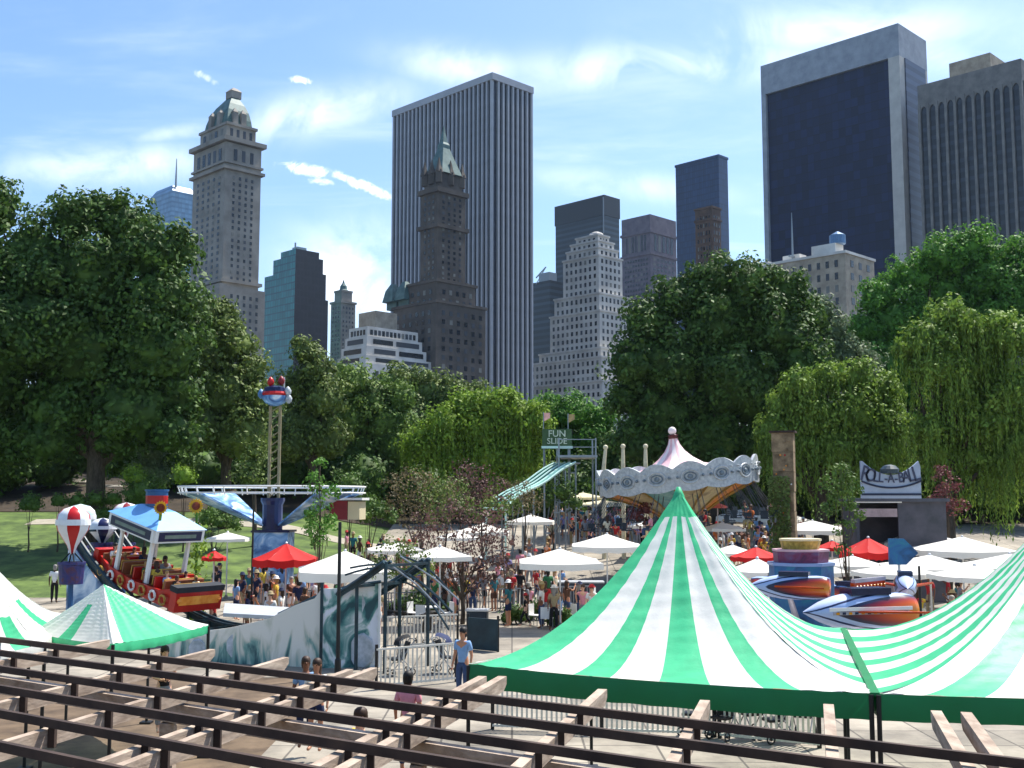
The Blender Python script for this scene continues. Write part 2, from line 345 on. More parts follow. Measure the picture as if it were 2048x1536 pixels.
# brown gothic tower with a spire
T = Tower('hotel_tower', 'slender dark brown brick tower with steep green copper spire in front of the ribbed slab', 876, 455, 372)
P, a, r, h = T.dims(876, 372, 842, 931)
T.block('wall', m_brownbrick, 0, r, 0, a, 0, h)
zc = lambda py: at(876, py, 455).z-T.zb
for q_, e_, t_ in ((450, 2.4, 1.6), (378, 2.2, 2), (560, 2, 1.4)): b = MB(); b.box((r/2, a/2, zc(q_)), (r+e_, a+e_, t_)); b.build('cornice', m_brownbrick, T.o)
T.win('L', 0, 1.5, a-1.5, zc(740), zc(385), 3, 32, .36, .5); T.win('R', 0, 1.5, r-1.5, zc(740), zc(385), 4, 32, .36, .5)
b = MB(); k = MB()
k.box((r/2, a/2, zc(355)), (r*.86, a*.86, zc(338)-zc(372)), taper=(.9, .9)); k.build('crown', m_brownbrick, T.o)
X = Matrix.Translation((r/2, a/2, 0)) @ Matrix.Rotation(PI/4, 4, 'Z')
b.lathe([(r*.52, zc(340)), (r*.40, zc(322)), (r*.26, zc(300)), (r*.17, zc(285)), (r*.17, zc(277)), (r*.12, zc(272)), (r*.03, zc(245)), (.12, zc(236))], 4, 0, X)
b.build('roof', m_copper, T.o)
for (fx, fy) in ((0, 0), (r, 0), (0, a), (r*.5, 0), (0, a*.5)):
    g = MB(); X = Matrix.Translation((lerp(r/2, fx, .84), lerp(a/2, fy, .84), 0)) @ Matrix.Rotation(PI/4, 4, 'Z')
    g.box((0, 0, zc(350)), (2.4, 2.4, zc(340)-zc(365)), 0, X); g.lathe([(1.9, zc(342)), (1.0, zc(330)), (.15, zc(312))], 4, 0, X); g.build('turret', m_brownbrick, T.o)
for (pl, pr, py) in ((826, 946, 560), (805, 959, 605)):
    Pq = at(876, py, 449); w1 = flen(Pq, pl, -1); w2 = flen(Pq, pr, 1); hh = Pq.z-T.zb; d = -5 if py > 600 else -2.6
    T.block('wing', m_brownbrick, d, w2*.98, d, w1*.98, 0, hh)
    g = MB(); g.box((w2*.5+d/2, w1*.5+d/2, hh+.5), (w2-d+1, w1-d+1, 1.1)); g.build('cornice', m_brownbrick, T.o)
    T.win('L', d, d+2, w1*.98-1, 30, hh-2, max(3, int(w1/3.4)), int(hh/3.9)-7, .4, .52); T.win('R', d, d+2, w2*.98-1, 30, hh-2, max(3, int(w2/3.4)), int(hh/3.9)-7, .4, .52)
for sx, yy in ((3, 18), (8, 26)):
    g = MB(); X = Matrix.Translation((-2, yy, 0)); z0 = zc(606); g.box((2, 0, z0+1.5), (6, 6.5, 3), 0, X); g.lathe([(4.8, z0+3), (3.4, z0+8), (1.2, z0+11)], 4, 0, X @ Matrix.Rotation(PI/4, 4, 'Z')); g.build('mansard_roof', m_copper, T.o)
T.finish()

# limestone hotel tower, left
T = Tower('hotel_tower', 'pale grey limestone tower with mansard copper top, leftmost tall tower over the trees', 452, 420, 282)
P, a, r, h = T.dims(452, 282, 388, 523)
zc = lambda py: at(452, py, 420).z-T.zb
T.block('wall', m_lime, 0, r, 0, a, 0, h)
for py, e, t in ((276, 3.0, 1.7), (334, 2.4, 1.1), (322, 1.4, .8), (560, 2.2, 1.2)): b = MB(); b.box((r/2, a/2, zc(py)), (r+e, a+e, t)); b.build('cornice', m_lime, T.o)
b = MB(); b.box((-1.2, a/2, zc(570)/2), (3.4, a+6, zc(570))); b.build('wing', m_lime, T.o)
b = MB(); b.box((r/2+.9, -1.2, zc(574)/2), (r+.7, 3.4, zc(574))); b.build('wing', m_lime, T.o)
T.win('L', 0, 2, a-2, zc(560), zc(345), 5, 17, .34, .5); T.win('R', 0, 2.5, r-2.5, zc(560), zc(345), 4, 17, .34, .5)
T.win('L', 0, 2, a-2, zc(320), zc(290), 5, 1, .5, .8); T.win('R', 0, 2.5, r-2.5, zc(320), zc(290), 3, 1, .4, .75)
T.win('R', -2.9, 1, r-1, zc(660), zc(585), 5, 5, .35, .5); T.win('L', -2.9, 1, a-1, zc(660), zc(585), 5, 5, .35, .5)
b = MB(); b.box((r/2, a/2, (zc(276)+zc(240))/2), (r*.82, a*.82, zc(240)-zc(276))); b.box((r/2, a/2, zc(241)), (r*.88, a*.88, 1.0)); b.build('upper_storey', m_lime, T.o)
o_ = r*.09
T.win('L', o_, a*.14, a*.86, zc(270), zc(246), 4, 1, .4, .7); T.win('R', r*0+a*.09, r*.14, r*.86, zc(270), zc(246), 4, 1, .4, .7)
b = MB(); x0, x1, y0, y1 = r*.14, r*.86, a*.14, a*.86; cx, cy = r*.56, a*.42; z0 = zc(241)
prof = [(0, 1.0), (3.5, .93), (7, .80), (10, .60), (12, .40), (13.4, .26)]
vs = []; 
for dzv, s_ in prof:
    for (xx, yy) in ((x0, y0), (x1, y0), (x1, y1), (x0, y1)): vs.append((cx+(xx-cx)*s_, cy+(yy-cy)*s_, z0+dzv))
fs = [(i*4+j, i*4+(j+1) % 4, (i+1)*4+(j+1) % 4, (i+1)*4+j) for i in range(len(prof)-1) for j in range(4)]+[(20, 21, 22, 23), (3, 2, 1, 0)]
b.add(vs, fs); b.build('roof', m_copper, T.o)
g = MB(); g.box((cx, cy, z0+14.6), (4.4, 4.4, 2.8)); g.lathe([(3.4, z0+16), (1.6, z0+17.4), (.2, z0+18)], 4, 0, Matrix.Translation((cx, cy, 0)) @ Matrix.Rotation(PI/4, 4, 'Z')); g.build('lantern', m_lime, T.o)
for (fx, fy) in ((.3, .02), (.62, .02), (.02, .3), (.02, .66)):
    g = MB(); g.box((lerp(x0, x1, fx), lerp(y0, y1, fy), z0+3), (2.2, 2.2, 5)); g.lathe([(1.7, z0+5.5), (.1, z0+7.4)], 4, 0, Matrix.Translation((lerp(x0, x1, fx), lerp(y0, y1, fy), 0)) @ Matrix.Rotation(PI/4, 4, 'Z')); g.build('dormer', m_lime, T.o)
T.finish()

# blue tower with an antenna far left, distance haze put into its colour
T = Tower('glass_tower', 'distant haze-paled blue glass tower with a roof antenna behind the leftmost limestone tower', 345, 900, 366)
P, a, r, h = T.dims(345, 366, 300, 395)
T.block('curtain_wall', m_bluehaze, 0, r, 0, a, 0, h-6)
b = MB(); b.box((r/2, a/2, h-3), (r*1.0, a*1.0, 6), taper=(.72, .72)); b.build('roof', m_bluehaze, T.o)
pa = T.local(at(352, 362, 905)); b = MB(); b.tube([(pa.x, pa.y, h-2), (pa.x, pa.y, h+9), (pa.x, pa.y, h+22)], [1.0, .7, .3], 6); b.build('antenna', m_metalw, T.o)

# teal stepped glass tower
T = Tower('glass_tower', 'teal glass tower with stepped shoulders right of the limestone hotel tower', 592, 600, 497)
P, a, r, h = T.dims(592, 497, 530, 640)
zc = lambda py: at(592, py, 600).z-T.zb
def teal(x0, x1, y0, y1, z1, nm='curtain_wall'):
    b = MB(); b.box(((x0+x1)/2, (y0+y1)/2, z1/2), (x1-x0, y1-y0, z1))
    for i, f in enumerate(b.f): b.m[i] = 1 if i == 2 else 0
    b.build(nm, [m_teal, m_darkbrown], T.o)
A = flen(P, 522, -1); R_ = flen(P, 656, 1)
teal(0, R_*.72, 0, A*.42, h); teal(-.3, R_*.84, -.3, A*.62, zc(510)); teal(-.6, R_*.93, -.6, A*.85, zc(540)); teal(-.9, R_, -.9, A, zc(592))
pa = (R_*.2, A*.2); b = MB(); b.tube([(pa[0], pa[1], h), (pa[0], pa[1], h+5)], .5, 6); b.box((pa[0]+4, pa[1]+2, h+1.5), (6, 5, 3)); b.build('roof_plant', m_metalw, T.o)

# little tower with a pinnacle
T = Tower('office_tower', 'small grey masonry tower topped by a pinnacle between the teal tower and white terraced block', 682, 640, 603)
P, a, r, h = T.dims(682, 603, 662, 711)
zc = lambda py: at(682, py, 640).z-T.zb
T.block('wall', m_lime, 0, r, 0, a, 0, h); 
b = MB(); b.box((r/2, a/2, (h+zc(580))/2), (r*.72, a*.72, zc(580)-h)); b.box((r/2, a/2, h), (r+1.2, a+1.2, 1.2)); b.box((r/2, a/2, zc(580)), (r*.78, a*.78, 1.2)); b.build('upper_storey', m_lime, T.o)
b = MB(); X = Matrix.Translation((r/2, a/2, 0)); b.lathe([(3.6, zc(580)), (2.2, zc(574)), (2.0, zc(568)), (.8, zc(562)), (.15, zc(555))], 8, 0, X); b.build('pinnacle', m_copper, T.o)
T.win('L', 0, .8, a-.8, zc(720), h-2, 3, 12, .45, .5); T.win('R', 0, .8, r-.8, zc(720), h-2, 4, 12, .45, .5); T.finish()

# white terraced block
T = Tower('office_block', 'low white terraced office block with long window bands left of the brown spired tower', 735, 430, 652)
zc = lambda py: at(735, py, 430).z-T.zb
lv = [(652, 698, 836), (672, 694, 842), (692, 690, 848), (712, 686, 856), (728, 682, 863), (790, 676, 866)]
for i, (py, pl, pr) in enumerate(lv):
    Pq = at(735, py, 430); w1 = flen(Pq, pl, -1); w2 = flen(Pq, pr, 1); z1 = Pq.z-T.zb; z0 = (at(735, lv[i+1][0], 430).z-T.zb) if i < 5 else 0; d = -i*.8
    T.block('storey' if i < 5 else 'wall', m_lime2, d, w2, d, w1, z0, z1)
    nz = 1 if i < 5 else 4
    if i in (0, 4, 5): T.win('R', d, 1, w2-1, max(z0, z1-15), z1-.6, 12, nz, .66, .62); T.win('L', d, 1, w1-1, max(z0, z1-15), z1-.6, 5, nz, .66, .62)
    else: T.win('R', d, 2, w2*.45, z0, z1, 1, 1, .96, .5); T.win('R', d, w2*.5, w2-1.5, z0, z1, 1, 1, .97, .5); T.win('L', d, 1, w1-1, z0, z1, 1, 1, .9, .5)
b = MB(); Pq = at(735, 652, 430); pb = T.local(at(780, 610, 445)); b.box((16, 14, zc(632)), (11, 11, zc(610)-zc(655))); b.build('penthouse', m_tan, T.o)
T.finish()

# dark blocks in the middle distance
T = Tower('office_block', 'dark banded glass block with crane on its roof just right of the ribbed slab', 1100, 700, 560)
P, a, r, h = T.dims(1100, 560, 1058, 1125)
T.block('curtain_wall', m_band, 0, r, 0, a, 0, h)
b = MB(); b.box((r*.5, a*.4, h+3), (r*.6, a*.5, 6)); b.build('roof_plant', m_metalw, T.o)
b = MB(); q = T.local(at(1072, 556, 705)); e = T.local(at(1092, 534, 705)); b.beam((q.x, q.y, q.z), (e.x, e.y, e.z), .8, .8); b.beam((q.x, q.y, q.z-4), (e.x, e.y, e.z), .5, .5); b.build('crane', m_metalw, T.o)
T = Tower('office_tower', 'dark slanted-top glass tower behind the white stepped tower', 1208, 800, 391)
P, a, r, h = T.dims(1206, 391, 1109, 1236)
T.block('curtain_wall', m_band, 0, r, 0, a, 0, h)
b = MB(); b.box((r/2, a/2, h-7), (r+1, a+1, 15)); b.build('parapet', M('dark_metal_cladding', '191e22', .5), T.o)

# white stepped tower
T = Tower('stepped_tower', 'tall white masonry tower stepping down in terraces right of the ribbed slab', 1196, 560, 470)
zc = lambda py: at(1196, py, 560).z-T.zb
lv = [(470, 1152, 1218, 0), (482, 1143, 1226, -.6), (496, 1136, 1232, -1.2), (513, 1131, 1238, -2), (590, 1117, 1246, -3.5), (626, 1112, 1248, -5), (702, 1098, 1252, -8), (722, 1086, 1256, -11), (770, 1076, 1260, -14)]
for i, (py, pl, pr, d) in enumerate(lv):
    Pq = at(1196, py, 560); w1 = flen(Pq, pl, -1); w2 = flen(Pq, pr, 1); z1 = Pq.z-T.zb; z0 = zc(lv[i+1][0]) if i+1 < len(lv) else 0
    T.block('wall' if i > 2 else 'upper_storey', m_lime2, d, w2, d, w1, 0 if i > 3 else z0, z1)
    g = MB(); g.box(((d+w2)/2, (d+w1)/2, z1+.3), (w2-d+.9, w1-d+.9, .9)); g.build('cornice', m_lime2, T.o)
    nz = max(1, int(round((z1-z0)/4.0))) if i < 8 else 5
    zz0 = z0 if i < 8 else z1-20
    T.win('L', d, d+1, w1-1, zz0, z1-.5, max(4, int((w1-d)/3.2)), nz, .42, .55); T.win('R', d, d+1, w2-1, zz0, z1-.5, max(3, int((w2-d)/3.2)), nz, .42, .55)
b = MB(); b.lathe([(6.4, zc(470)), (5.6, zc(464)), (4.0, zc(461)), (3.4, zc(457)), (1.4, zc(454))], 8, 0, Matrix.Translation((8, 8, 0))); b.build('crown', m_lime2, T.o)
pp = T.local(at(1207, 470, 556)); b = MB(); b.tube([(pp.x, pp.y, zc(470)), (pp.x, pp.y, zc(398))], .35, 6); b.build('flagpole', m_metalw, T.o)
T.finish()

# granite tower with slotted top
T = Tower('office_tower', 'purplish granite tower with tall slots below its cornice beside the navy glass tower', 1300, 700, 428)
P, a, r, h = T.dims(1300, 428, 1243, 1352)
zc = lambda py: at(1300, py, 700).z-T.zb
T.block('wall', m_pink, 0, r, 0, a, 0, h)
T.win('R', 0, 3, r-3, zc(500), zc(466), 5, 1, .55, .95); T.win('L', 0, 3, a-3, zc(500), zc(466), 7, 1, .5, .95)
T.win('R', 0, 2, r-2, zc(620), zc(512), 6, 11, .6, .5); T.win('L', 0, 2, a-2, zc(620), zc(512), 9, 11, .6, .5)
b = MB(); b.box((r/2, a/2, zc(462)), (r+1.5, a+1.5, 1.6)); b.build('cornice', m_pink, T.o); b = MB(); b.box((r/2, a/2, zc(506)), (r+1.5, a+1.5, 1.4)); b.build('cornice', m_pink, T.o)
T.finish()

# navy glass tower
T = Tower('glass_tower', 'sleek navy blue glass tower standing alone above the big round tree', 1437, 650, 309)
P, a, r, h = T.dims(1434, 309, 1348, 1452)
T.block('curtain_wall', m_navy, 0, r, 0, a, 0, h)
b = MB(); b.box((r/2, a/2, h-.6), (r+.8, a+.8, 1.4)); b.build('parapet', m_navy, T.o)
T = Tower('reflection_tower', 'narrow brown box standing in for a reflection in the navy glass tower', 1424, 560, 414)  # solid tower added in place of a brown reflection in the glass
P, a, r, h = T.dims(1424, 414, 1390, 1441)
m_rb = M('reflected_brown_brick', '4e3d33', .9, scale=.3, col2='6a5342')
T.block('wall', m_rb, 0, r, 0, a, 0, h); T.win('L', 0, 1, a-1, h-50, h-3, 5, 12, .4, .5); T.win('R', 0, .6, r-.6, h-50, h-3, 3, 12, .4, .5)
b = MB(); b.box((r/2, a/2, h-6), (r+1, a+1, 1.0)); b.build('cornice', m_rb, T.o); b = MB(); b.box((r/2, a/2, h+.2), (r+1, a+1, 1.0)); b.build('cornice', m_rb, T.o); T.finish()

# huge black slab framed in white
T = Tower('office_tower', 'huge black glass slab framed in white travertine, widest tower on the right', 1796, 440, 46)
P, a, r, h = T.dims(1796, 46, 1521, 1852)
m_trav = M('travertine', '8b929c', .7, scale=.2, col2='a6acb4')
m_travw = M('pale_travertine', 'b7b3ac', .7, scale=.2, col2='c9c5bd')
HP = 13.5
b = MB(); b.box((r/2, a/2, (h-HP)/2), (r-3, a-3, h-HP)); b.build('curtain_wall', m_solow, T.o)
b = MB(); b.box((r/2, a/2, h-HP/2), (r, a, HP)); b.build('parapet', m_trav, T.o)
for nm, x, y, dx_, dy_, mm in (('frame', 2.2, 2.4, 4.4, 4.8, m_travw), ('frame', .9, a-1.1, 1.8, 2.2, m_trav), ('frame', r-1.6, 1.2, 3.2, 2.4, m_travw)):
    b = MB(); b.box((x, y, (h-HP)/2), (dx_, dy_, h-HP)); b.build(nm, mm, T.o)
m_bl = Mgrid('blue_grey_panels', '3a4358', '222a3c', 40, 3.9, 1, .5, rough=.4, var=.2)
b = MB(); b.box((r/2+1, .4, (h-HP)/2), (r-7, 1.6, h-HP)); b.build('side_glazing', m_bl, T.o)

# slotted dark tower at the right edge
T = Tower('office_tower', 'dark tower with pale vertical piers and arched window heads at the far right', 2040, 400, 118)
P, a, r, h = T.dims(2040, 118, 1838, 2110)
m_pier = M('grey_stone_pier', '6b6967', .8, scale=.3, col2='84817c')
m_dk = Mgrid('dark_strip_glass', '23262f', '0c0e14', 50, 3.8, 1, .6, rough=.3, var=.4)
T.block('curtain_wall', m_dk, 0, r, 0, a, 0, h-8)
b = MB(); b.box((r/2, a/2, h-4), (r+1, a+1, 8)); b.build('parapet', m_pier, T.o)
b = MB(); b.box((r/2+8, a*.62, h+5), (r*.7, a*.42, 12)); b.build('penthouse', m_tan, T.o)
n_ = 11
for i in range(n_+1):
    b = MB(); b.box((-.2, a*i/n_, (h-8)/2), (1.5, .95, h-8))
    if i < n_:
        w_ = a/n_; arc = [(0, 0)]+[(w_*.5-w_*.42*math.cos(PI*q/8), -5+4.2*math.sin(PI*q/8)) for q in range(9)]+[(w_, 0)]
        vs = [(-.6, a*i/n_+x, h-8+z) for x, z in arc]+[(.6, a*i/n_+x, h-8+z) for x, z in arc]; k = len(arc)
        b.add(vs, [tuple(range(k)), tuple(range(2*k-1, k-1, -1))]+[(q, (q+1) % k, (q+1) % k+k, q+k) for q in range(k)])
    b.build('pier', m_pier, T.o)
for i in range(1, 9): b = MB(); b.box((r*i/8, -.2, (h-8)/2), (1.5, 1.6, h-8)); b.build('pier', m_pier, T.o)

# tan apartment block peeping over the trees
T = Tower('apartment_block', 'tan stone apartment block with rooftop water tank and mast below the black slab', 1690, 330, 505)
P, a, r, h = T.dims(1690, 505, 1535, 1748)
zc = lambda py: at(1690, py, 330).z-T.zb
T.block('wall', m_tan, 0, r, 0, a, 0, h)
T.win('L', 0, 1.5, a-1.5, h-20, h-1, 8, 5, .35, .55); T.win('R', 0, 1.5, r-1.5, h-20, h-1, 3, 5, .35, .55); T.finish()
b = MB(); b.box((r/2, a/2, h+.3), (r+.8, a+.8, .8)); b.build('cornice', m_lime2, T.o)
b = MB(); b.box((4, 8, h+2.2), (5, 8, 3.4)); b.box((5, 20, h+1.6), (4, 6, 2.4)); b.box((5, 31, h+1.2), (4, 5, 2)); b.build('penthouse', m_lime2, T.o)
b = MB(); X = Matrix.Translation((4, 4.5, h)); b.lathe([(2.4, 3.9), (2.4, 6.6), (.3, 7.8)], 12, 0, X); b.build('water_tank', M('blue_tank_metal', '56789b', .4, metal=.3), T.o)
q = T.local(at(1585, 500, 345)); b = MB(); b.tube([(q.x, q.y, h), (q.x, q.y, h+9), (q.x, q.y, zc(400))], [.4, .3, .12], 6); b.beam((q.x-2, q.y, h+2), (q.x+2.4, q.y, h+2), .6, .5); b.build('mast', m_metalw, T.o)
# ---------------------------------------------------------------- trees
def Mleaf(name, dark, light, trans=.22, scale=.9, island=.35):
    return M(name, dark, .62, scale=scale, col2=light, trans=trans, island=island, spec=.25, ramp=(.3, .7))
L_DARK = Mleaf('foliage_deep_green', '30491f', '5b7934'); L_MID = Mleaf('foliage_mid_green', '37521f', '64803a')
L_OLIVE = Mleaf('foliage_olive', '465a28', '7b8c48'); L_BRIGHT = Mleaf('foliage_fresh_green', '3f6a26', '6c9a3c', .3)
L_YEL = Mleaf('foliage_yellow_green', '5e7e26', '92ad40', .3); L_WIL = Mleaf('foliage_willow', '587428', '8ba646', .3)
L_PURP = Mleaf('foliage_purple', '45312f', '7a5c54', .25, 2.0); L_BRZ = Mleaf('foliage_bronze', '4c4430', '877c58', .25, 2.5); L_RED = Mleaf('foliage_dusky_red', '5a3034', '85504a', .2, 2.0)
L_MIDL = Mleaf('foliage_light_green', '48632a', '7f984a', .26)
L_GREY = Mleaf('foliage_grey_green', '4a5c3c', '80916a', .2)
m_bark = M('bark', '3a3128', .95, scale=2.5, stretch=(4, 4, 1), col2='5d5143', bump=.6)
def ico(r, c, sub=2, jit=.12, sz=1.0):
    bm = bmesh.new(); bmesh.ops.create_icosphere(bm, subdivisions=sub, radius=1)
    V = np.array([v.co[:] for v in bm.verts]); Fc = np.array([[v.index for v in f.verts] for f in bm.faces]); bm.free()
    V = V*(1+RNG.normal(0, jit, (len(V), 1)))*r; V[:, 2] *= sz
    return V+np.array(c), Fc
def np_mesh(name, V, quads, tris, mat):
    me = bpy.data.meshes.new(name); nq, ntr = len(quads), len(tris)
    me.vertices.add(len(V)); me.vertices.foreach_set('co', V.astype(np.float32).ravel())
    me.loops.add(nq*4+ntr*3); idx = np.concatenate([quads.ravel(), tris.ravel()]) if ntr else quads.ravel()
    me.loops.foreach_set('vertex_index', idx.astype(np.int32))
    me.polygons.add(nq+ntr); st_ = np.concatenate([np.arange(nq)*4, nq*4+np.arange(ntr)*3]).astype(np.int32)
    me.polygons.foreach_set('loop_start', st_); me.polygons.foreach_set('loop_total', np.concatenate([np.full(nq, 4), np.full(ntr, 3)]).astype(np.int32))
    me.materials.append(mat); me.update(calc_edges=True); return me
def leaf_quads(C, Nn, size, asp=.6, hang=0.0):
    n = len(C); Nn = Nn+RNG.normal(0, .55, (n, 3)); Nn[:, 2] += .15; Nn /= np.linalg.norm(Nn, axis=1, keepdims=True)+1e-9
    T = RNG.normal(0, 1, (n, 3))*(1-hang); T[:, 2] -= hang*3; T -= Nn*np.sum(T*Nn, axis=1, keepdims=True); T /= np.linalg.norm(T, axis=1, keepdims=True)+1e-9
    B = np.cross(Nn, T); s = (size*RNG.uniform(.65, 1.35, (n, 1)))/2
    V = np.stack([C-T*s, C-B*s*asp+Nn*s*.15, C+T*s, C+B*s*asp+Nn*s*.15], axis=1).reshape(-1, 3)
    return V, np.arange(n*4).reshape(n, 4)
def crown_data(lobes, leaf, dens, core=.64, clump=.30, willow=0.0, squash=.9):
    Vs = []; Qs = []; Ts = []; off = 0
    for (c, r) in lobes:
        c = np.array(c)
        if core > 0:
            V, Tt = ico(r*core, c, 2 if r < 2 else 3, .14, squash); Vs.append(V); Ts.append(Tt+off); off += len(V)
        K = max(10, int(9*(1/clump)**1.1))
        D = RNG.normal(0, 1, (K, 3)); D /= np.linalg.norm(D, axis=1, keepdims=True); D[:, 2] = np.where(D[:, 2] < -.55, -D[:, 2], D[:, 2])
        cc = c+D*r*RNG.uniform(.66, 1.07, (K, 1))*np.array([1, 1, squash]); cr = r*clump*RNG.uniform(.6, 1.35, K)
        n = int(dens*1.9*4*PI*r*r); pick = RNG.integers(0, K, n)
        d = RNG.normal(0, 1, (n, 3)); d /= np.linalg.norm(d, axis=1, keepdims=True)
        rad = RNG.uniform(.45, 1.0, (n, 1))**.5
        C = cc[pick]+d*cr[pick][:, None]*rad
        V, Q = leaf_quads(C, d+.5*(C-c)/r, leaf); Vs.append(V); Qs.append(Q+off); off += len(V)
        if core > 0:
            n2 = int(dens*1.0*4*PI*r*r); d = RNG.normal(0, 1, (n2, 3)); d /= np.linalg.norm(d, axis=1, keepdims=True)
            C = c+d*r*RNG.uniform(core*.95, core+.14, (n2, 1))*np.array([1, 1, squash]); V, Q = leaf_quads(C, d, leaf*1.15); Vs.append(V); Qs.append(Q+off); off += len(V)
        if willow > 0:
            ns = int(willow*r*r*4); Dd = RNG.normal(0, 1, (ns, 3)); Dd /= np.linalg.norm(Dd, axis=1, keepdims=True); Dd[:, 2] = np.abs(Dd[:, 2])*.6
            S = c+Dd*r*RNG.uniform(.75, 1.05, (ns, 1)); ln = RNG.uniform(.6, 3.0, ns)*r*.95
            m = 26; t = np.linspace(0, 1, m)[None, :, None]
            out_ = Dd.copy(); out_[:, 2] = 0
            Pp = S[:, None, :]+out_[:, None, :]*(t*.35*r*.4)+np.array([0, 0, -1])[None, None, :]*(t*ln[:, None, None])
            Pp = Pp.reshape(-1, 3)+RNG.normal(0, .05, (ns*m, 3)); nn = np.repeat(Dd, m, axis=0)
            V, Q = leaf_quads(Pp, nn, leaf*1.15, .3, .8); Vs.append(V); Qs.append(Q+off); off += len(V)
    V = np.concatenate(Vs); Q = np.concatenate(Qs) if Qs else np.zeros((0, 4), int); T_ = np.concatenate(Ts) if Ts else np.zeros((0, 3), int)
    return V, Q, T_
def make_tree(name, label, cat, Y, trunk_px, lobes_px, mat, leaf=.3, dens=10, tr=.4, core=.64, clump=.3, willow=0, group=None, squash=.9, jitter=.35, base=None, twig=0):
    lobes = []; tx = at(trunk_px, 1000, Y).x; zb = gz(tx, Y) if base is None else base
    for i, (px, py, r) in enumerate(lobes_px):
        yy = Y+random.uniform(-1, 1)*jitter*(r/F*Y)
        p = at(px, py, yy); lobes.append((np.array([p.x-tx, p.y-Y, p.z-zb]), r/F*Y))
    o = thing(name, label, cat, (tx, Y, zb), 0, group)
    V, Q, T_ = crown_data(lobes, leaf, dens, core, clump, willow, squash)
    if core > 0:                                      # lower leaves reach down around the trunk
        pass
    c = bpy.data.objects.new('crown', np_mesh('crown', V, Q, T_, mat)); COL.objects.link(c); c.parent = o
    b = MB(); zc = [l[0] for l in lobes]; top = max(p[2] for p in zc); mean = sum(zc)/len(zc); low = min(p[2] for p in zc)
    fork = max(.35*low+.1, top*.28)
    b.tube([(0, 0, -.3), (.05, 0, fork*.4), (.1*mean[0]/max(1, abs(mean[0])), 0, fork), (mean[0]*.6, mean[1]*.6, lerp(fork, top, .55)), (mean[0], mean[1], top*.92)], [tr*1.25, tr, tr*.85, tr*.45, tr*.12], 9)
    for (p, r) in lobes:
        b.tube([(0, 0, fork*random.uniform(.75, 1.1)), (p[0]*.45, p[1]*.45, lerp(fork, p[2], .45)), (p[0]*.9, p[1]*.9, p[2]*.95)], [tr*.45, tr*.26, tr*.08], 6)
    for _ in range(twig):
        p, r = random.choice(lobes); d = Vector((random.gauss(0, 1), random.gauss(0, 1), random.gauss(.3, .8))).normalized()*r*1.0
        b.tube([tuple(p*.8), tuple(p+np.array(d)*.5), tuple(p+np.array(d))], [tr*.2, tr*.12, tr*.05], 4)
    b.build('trunk', m_bark, o, smooth=True)
    return o
TG = 'trees around the amusement park'
make_tree('broadleaf_tree', 'huge dark green tree filling the left edge, tallest of the park trees', 'tree', 72, 190,
    [(150, 440, 62), (245, 455, 70), (80, 520, 95), (190, 560, 110), (310, 510, 78), (362, 505, 44), (330, 600, 90), (60, 660, 130), (180, 700, 130), (320, 700, 105), (380, 660, 55), (-60, 560, 120), (-60, 740, 150), (120, 820, 110), (260, 820, 100), (350, 790, 70), (-20, 420, 70), (200, 420, 40), (100, 880, 70), (235, 880, 60), (345, 865, 60), (10, 880, 90)], L_DARK, .34, 9.5, .62, group=TG)
make_tree('broadleaf_tree', 'olive green tree leaning out from the right side of the huge dark tree', 'tree', 78, 450,
    [(430, 640, 48), (465, 690, 52), (410, 720, 62), (500, 740, 45), (450, 790, 75), (520, 800, 45), (400, 850, 80), (480, 870, 70), (440, 620, 30)], L_OLIVE, .3, 10, .4, group=TG)
make_tree('broadleaf_tree', 'tall narrow olive tree with a pointed sunlit top right of the ride mast', 'tree', 86, 625,
    [(610, 705, 34), (635, 745, 44), (590, 775, 44), (650, 800, 50), (610, 850, 62), (655, 880, 55), (580, 890, 55), (600, 690, 20)], L_OLIVE, .3, 11, .4, group=TG)
make_tree('broadleaf_tree', 'soft green bushy tree between the narrow olive tree and the yellow green willow', 'tree', 92, 730,
    [(705, 765, 46), (745, 800, 58), (690, 840, 58), (775, 850, 58), (720, 905, 64), (800, 800, 38), (680, 800, 40), (800, 900, 55)], L_MIDL, .3, 11, .35, group=TG)
make_tree('broadleaf_tree', 'dark olive tree under the white terraced block', 'tree', 112, 830,
    [(800, 770, 44), (850, 785, 52), (770, 800, 40), (905, 795, 44), (830, 840, 64), (890, 850, 54), (950, 800, 40)], L_OLIVE, .36, 8, .4, group=TG)
make_tree('willow_tree', 'bright yellow green willow in the middle of the far tree line', 'tree', 88, 950,
    [(935, 820, 44), (985, 815, 42), (1035, 830, 44), (890, 850, 44), (960, 860, 62), (1050, 875, 50), (900, 905, 54), (980, 920, 54), (1010, 795, 30), (1070, 845, 40), (850, 890, 50), (1040, 920, 50)], L_YEL, .28, 12, .38, willow=3, group=TG)
make_tree('broadleaf_tree', 'fresh green tree behind the giant slide', 'tree', 100, 1130,
    [(1100, 830, 46), (1150, 828, 46), (1195, 845, 44), (1120, 885, 55), (1185, 900, 55), (1085, 900, 50), (1150, 940, 55), (1060, 930, 45)], L_BRIGHT, .3, 11, .35, group=TG)
make_tree('broadleaf_tree', 'big round dark tree with a sunlit crown behind the swing carousel', 'tree', 84, 1420,
    [(1430, 572, 66), (1500, 570, 62), (1360, 600, 64), (1570, 590, 58), (1300, 650, 60), (1615, 640, 50), (1440, 650, 95), (1550, 670, 85), (1270, 730, 62), (1340, 730, 90), (1600, 730, 70), (1470, 770, 110), (1255, 800, 50), (1330, 830, 85), (1560, 820, 85), (1420, 880, 100), (1280, 890, 60), (1520, 900, 75)], L_DARK, .34, 10, .6, clump=.26, group=TG)
